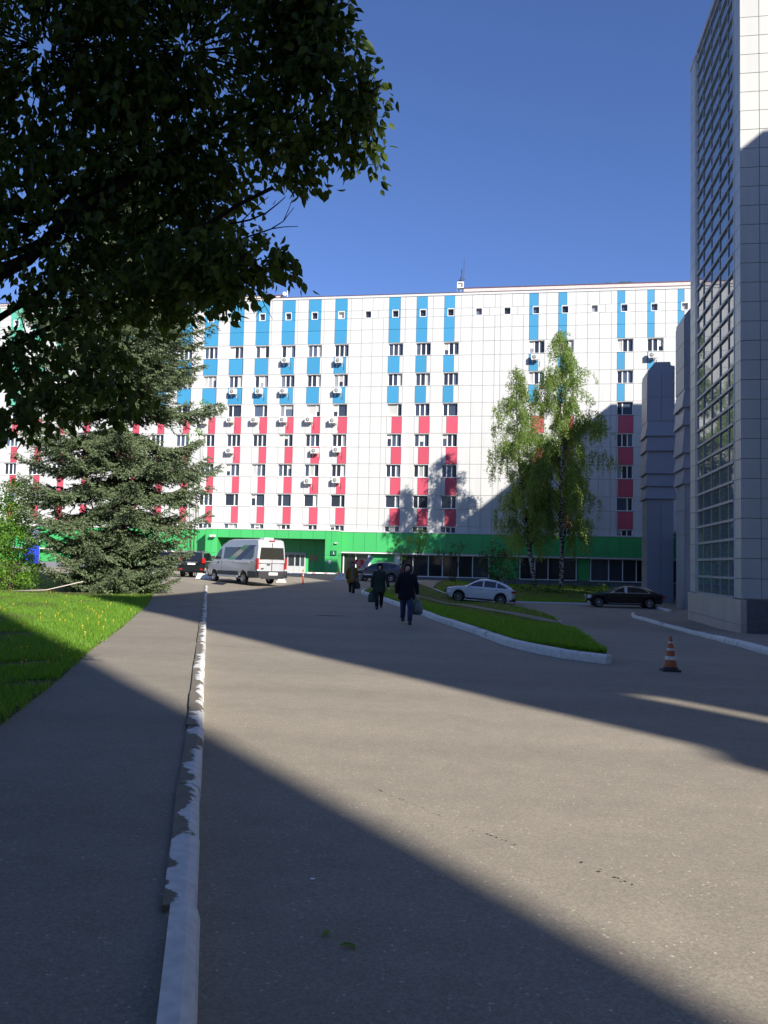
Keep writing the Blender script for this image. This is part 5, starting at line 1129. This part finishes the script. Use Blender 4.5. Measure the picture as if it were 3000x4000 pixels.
    R = [(0, 0, zc, .232*k*flare, .185*k), (0, 0, zc+.1*k, .232*k, .18*k), (0, 0, (zc+hip)/2+.12*k, .222*k, .168*k), (0, 0, hip+.24*k, .205*k, .15*k), (0, 0, 1.15*k, .212*k, .152*k), (0, 0, 1.27*k, .205*k, .135*k), (0, 0, sh+.02*k, .165*k, .11*k), (0, 0, sh+.055*k, .09*k, .085*k), (0, .005, neck+.03*k, .075*k, .08*k)]
    q.rings(R, 26, wob=.03)
    for s, (ex, ey, ez, wx, wy, wz) in ((-1, armL), (1, armR)):
        S_ = Vector((s*.15*k, -.005, sh-.005)); El = Vector((s*ex*k, ey*k, ez*k)); Wr = Vector((s*wx*k, wy*k, wz*k)); q.tube([S_-Vector((s*.05, 0, 0)), S_, S_.lerp(El, .5), El, El.lerp(Wr, .5), Wr], [.07*k, .08*k, .076*k, .068*k, .06*k, .052*k], 12)
    q.build('coat', cm, t)
    if inner is not None:
        q = MB(); vs = []; zz_ = np.linspace(sh+.03*k, zc+(.18*k), 9)
        for z in zz_:
            hw = .075*k*(.55+.5*(sh+.05*k-z)/(sh-zc)); ry = np.interp(z, [r[2] for r in R], [r[4] for r in R]); rx = np.interp(z, [r[2] for r in R], [r[3] for r in R])
            for f in (-1, -.5, 0, .5, 1): x_ = hw*f; vs.append((x_, ry*math.sqrt(max(0, 1-(x_/rx)**2))*1.04+.012, z))
        q.add(vs, [(i*5+j, i*5+j+1, (i+1)*5+j+1, (i+1)*5+j) for i in range(8) for j in range(4)], True); q.build('sweater', mat('sweater', inner, .9, var=.2, scale=20), t)
    q = MB(); q.lathe([(.085*k, neck-.03*k), (.105*k, neck), (.098*k, neck+.045*k), (.078*k, neck+.04*k)], 18); q.build('collar', mat('collar', inner if inner is not None else tuple(c*1.6 for c in coat), .9), t)
    def world(p): return t.matrix_basis @ Vector(p)
    Mx = Matrix.Translation(t.location) @ Matrix.Rotation(t.rotation_euler.z, 4, 'Z')
    return t, {s: Mx @ (hands[s]+Vector((0, 0, -.085*k))) for s in hands}
def bag(name, label, top, w, h, d, col, ang, clear=False):
    t = thing(name, label, 'bag', tuple(top), 'bags carried by the women', False, (0, 0, ang)); m_ = mat('bag', col, .35 if clear else .7, .5, var=.3, scale=9, bump=.8, bscale=9)
    MB().rings([(0, 0, -h, w*.36, d*.36), (0, 0, -h+.03, w*.48, d*.5), (0, 0, -h*.7, w*.53, d*.55), (0, 0, -h*.42, w*.46, d*.45), (.01, 0, -h*.22, w*.28, d*.28), (0, 0, -h*.1, w*.14, d*.16), (0, 0, -.01, w*.07, d*.12)], 18, wob=.09).build('pouch', m_, t)
    for s in (-1, 1): MB().tube([(s*w*.06, 0, -h*.1), (s*.02, 0, .02), (0, 0, .045)], .008, 5).build('handle', m_, t)
toc = lambda x, y: Vector((-x, -y, 0)).normalized()
h_ = toc(-3.03, 22.35)
t1, hn = person('woman in a dark navy coat and jeans carrying a grey plastic bag', (-3.0, 22.35), (h_.x+.1, h_.y), 1.6, (.012, .013, .022), .66, (.03, .045, .10), (.012, .012, .014), (.02, .015, .013), .06, 1, (.27, -.02, 1.06, .29, .05, .80), (.27, .0, 1.06, .265, -.02, .82), stride=.24, turn=-.35)
bag('plastic_bag', 'grey translucent plastic bag held by the woman in the navy coat', hn[-1], .30, .46, .2, (.11, .14, .16), .3, True)
h_ = toc(-4.9, 29.1)
t2, hn = person('woman in a dark hat and long dark green coat walking behind the nearest woman', (-4.9, 29.1), (h_.x, h_.y), 1.57, (.028, .042, .036), .60, (.012, .012, .014), (.02, .02, .022), (.012, .014, .014), .05, -1, (.28, .06, 1.05, .33, .14, .80), (.26, -.04, 1.04, .27, -.04, .78), hat=True, stride=.2)
bag('cloth_bag', 'grey cloth bag held by the woman in the green coat', hn[1], .28, .45, .12, (.06, .075, .075), .2)
h_ = toc(-8.2, 40.4)
t3, hn = person('woman in an open mustard yellow jacket and dark trousers, farthest of the three', (-8.2, 40.4), (h_.x, h_.y), 1.62, (.22, .125, .02), .62, (.014, .014, .018), (.55, .54, .52), (.018, .013, .012), .16, 1, (.26, -.02, 1.08, .25, .02, .84), (.27, 0, 1.05, .26, .0, .80), inner=(.17, .18, .19), stride=.2)
bag('dark_handbag', 'dark shopping bag held by the woman in the yellow jacket', hn[-1], .34, .44, .15, (.025, .028, .03), .1)
t4, hn = person('person in dark clothes half hidden behind the minibus', (-17.0, 56.8), (.2, -1), 1.72, (.02, .02, .024), .72, (.015, .015, .018), (.02, .02, .02), (.02, .015, .012), .03, 1, (.26, .0, 1.06, .27, .08, .84), (.26, 0, 1.06, .26, .05, .84), stride=.05)
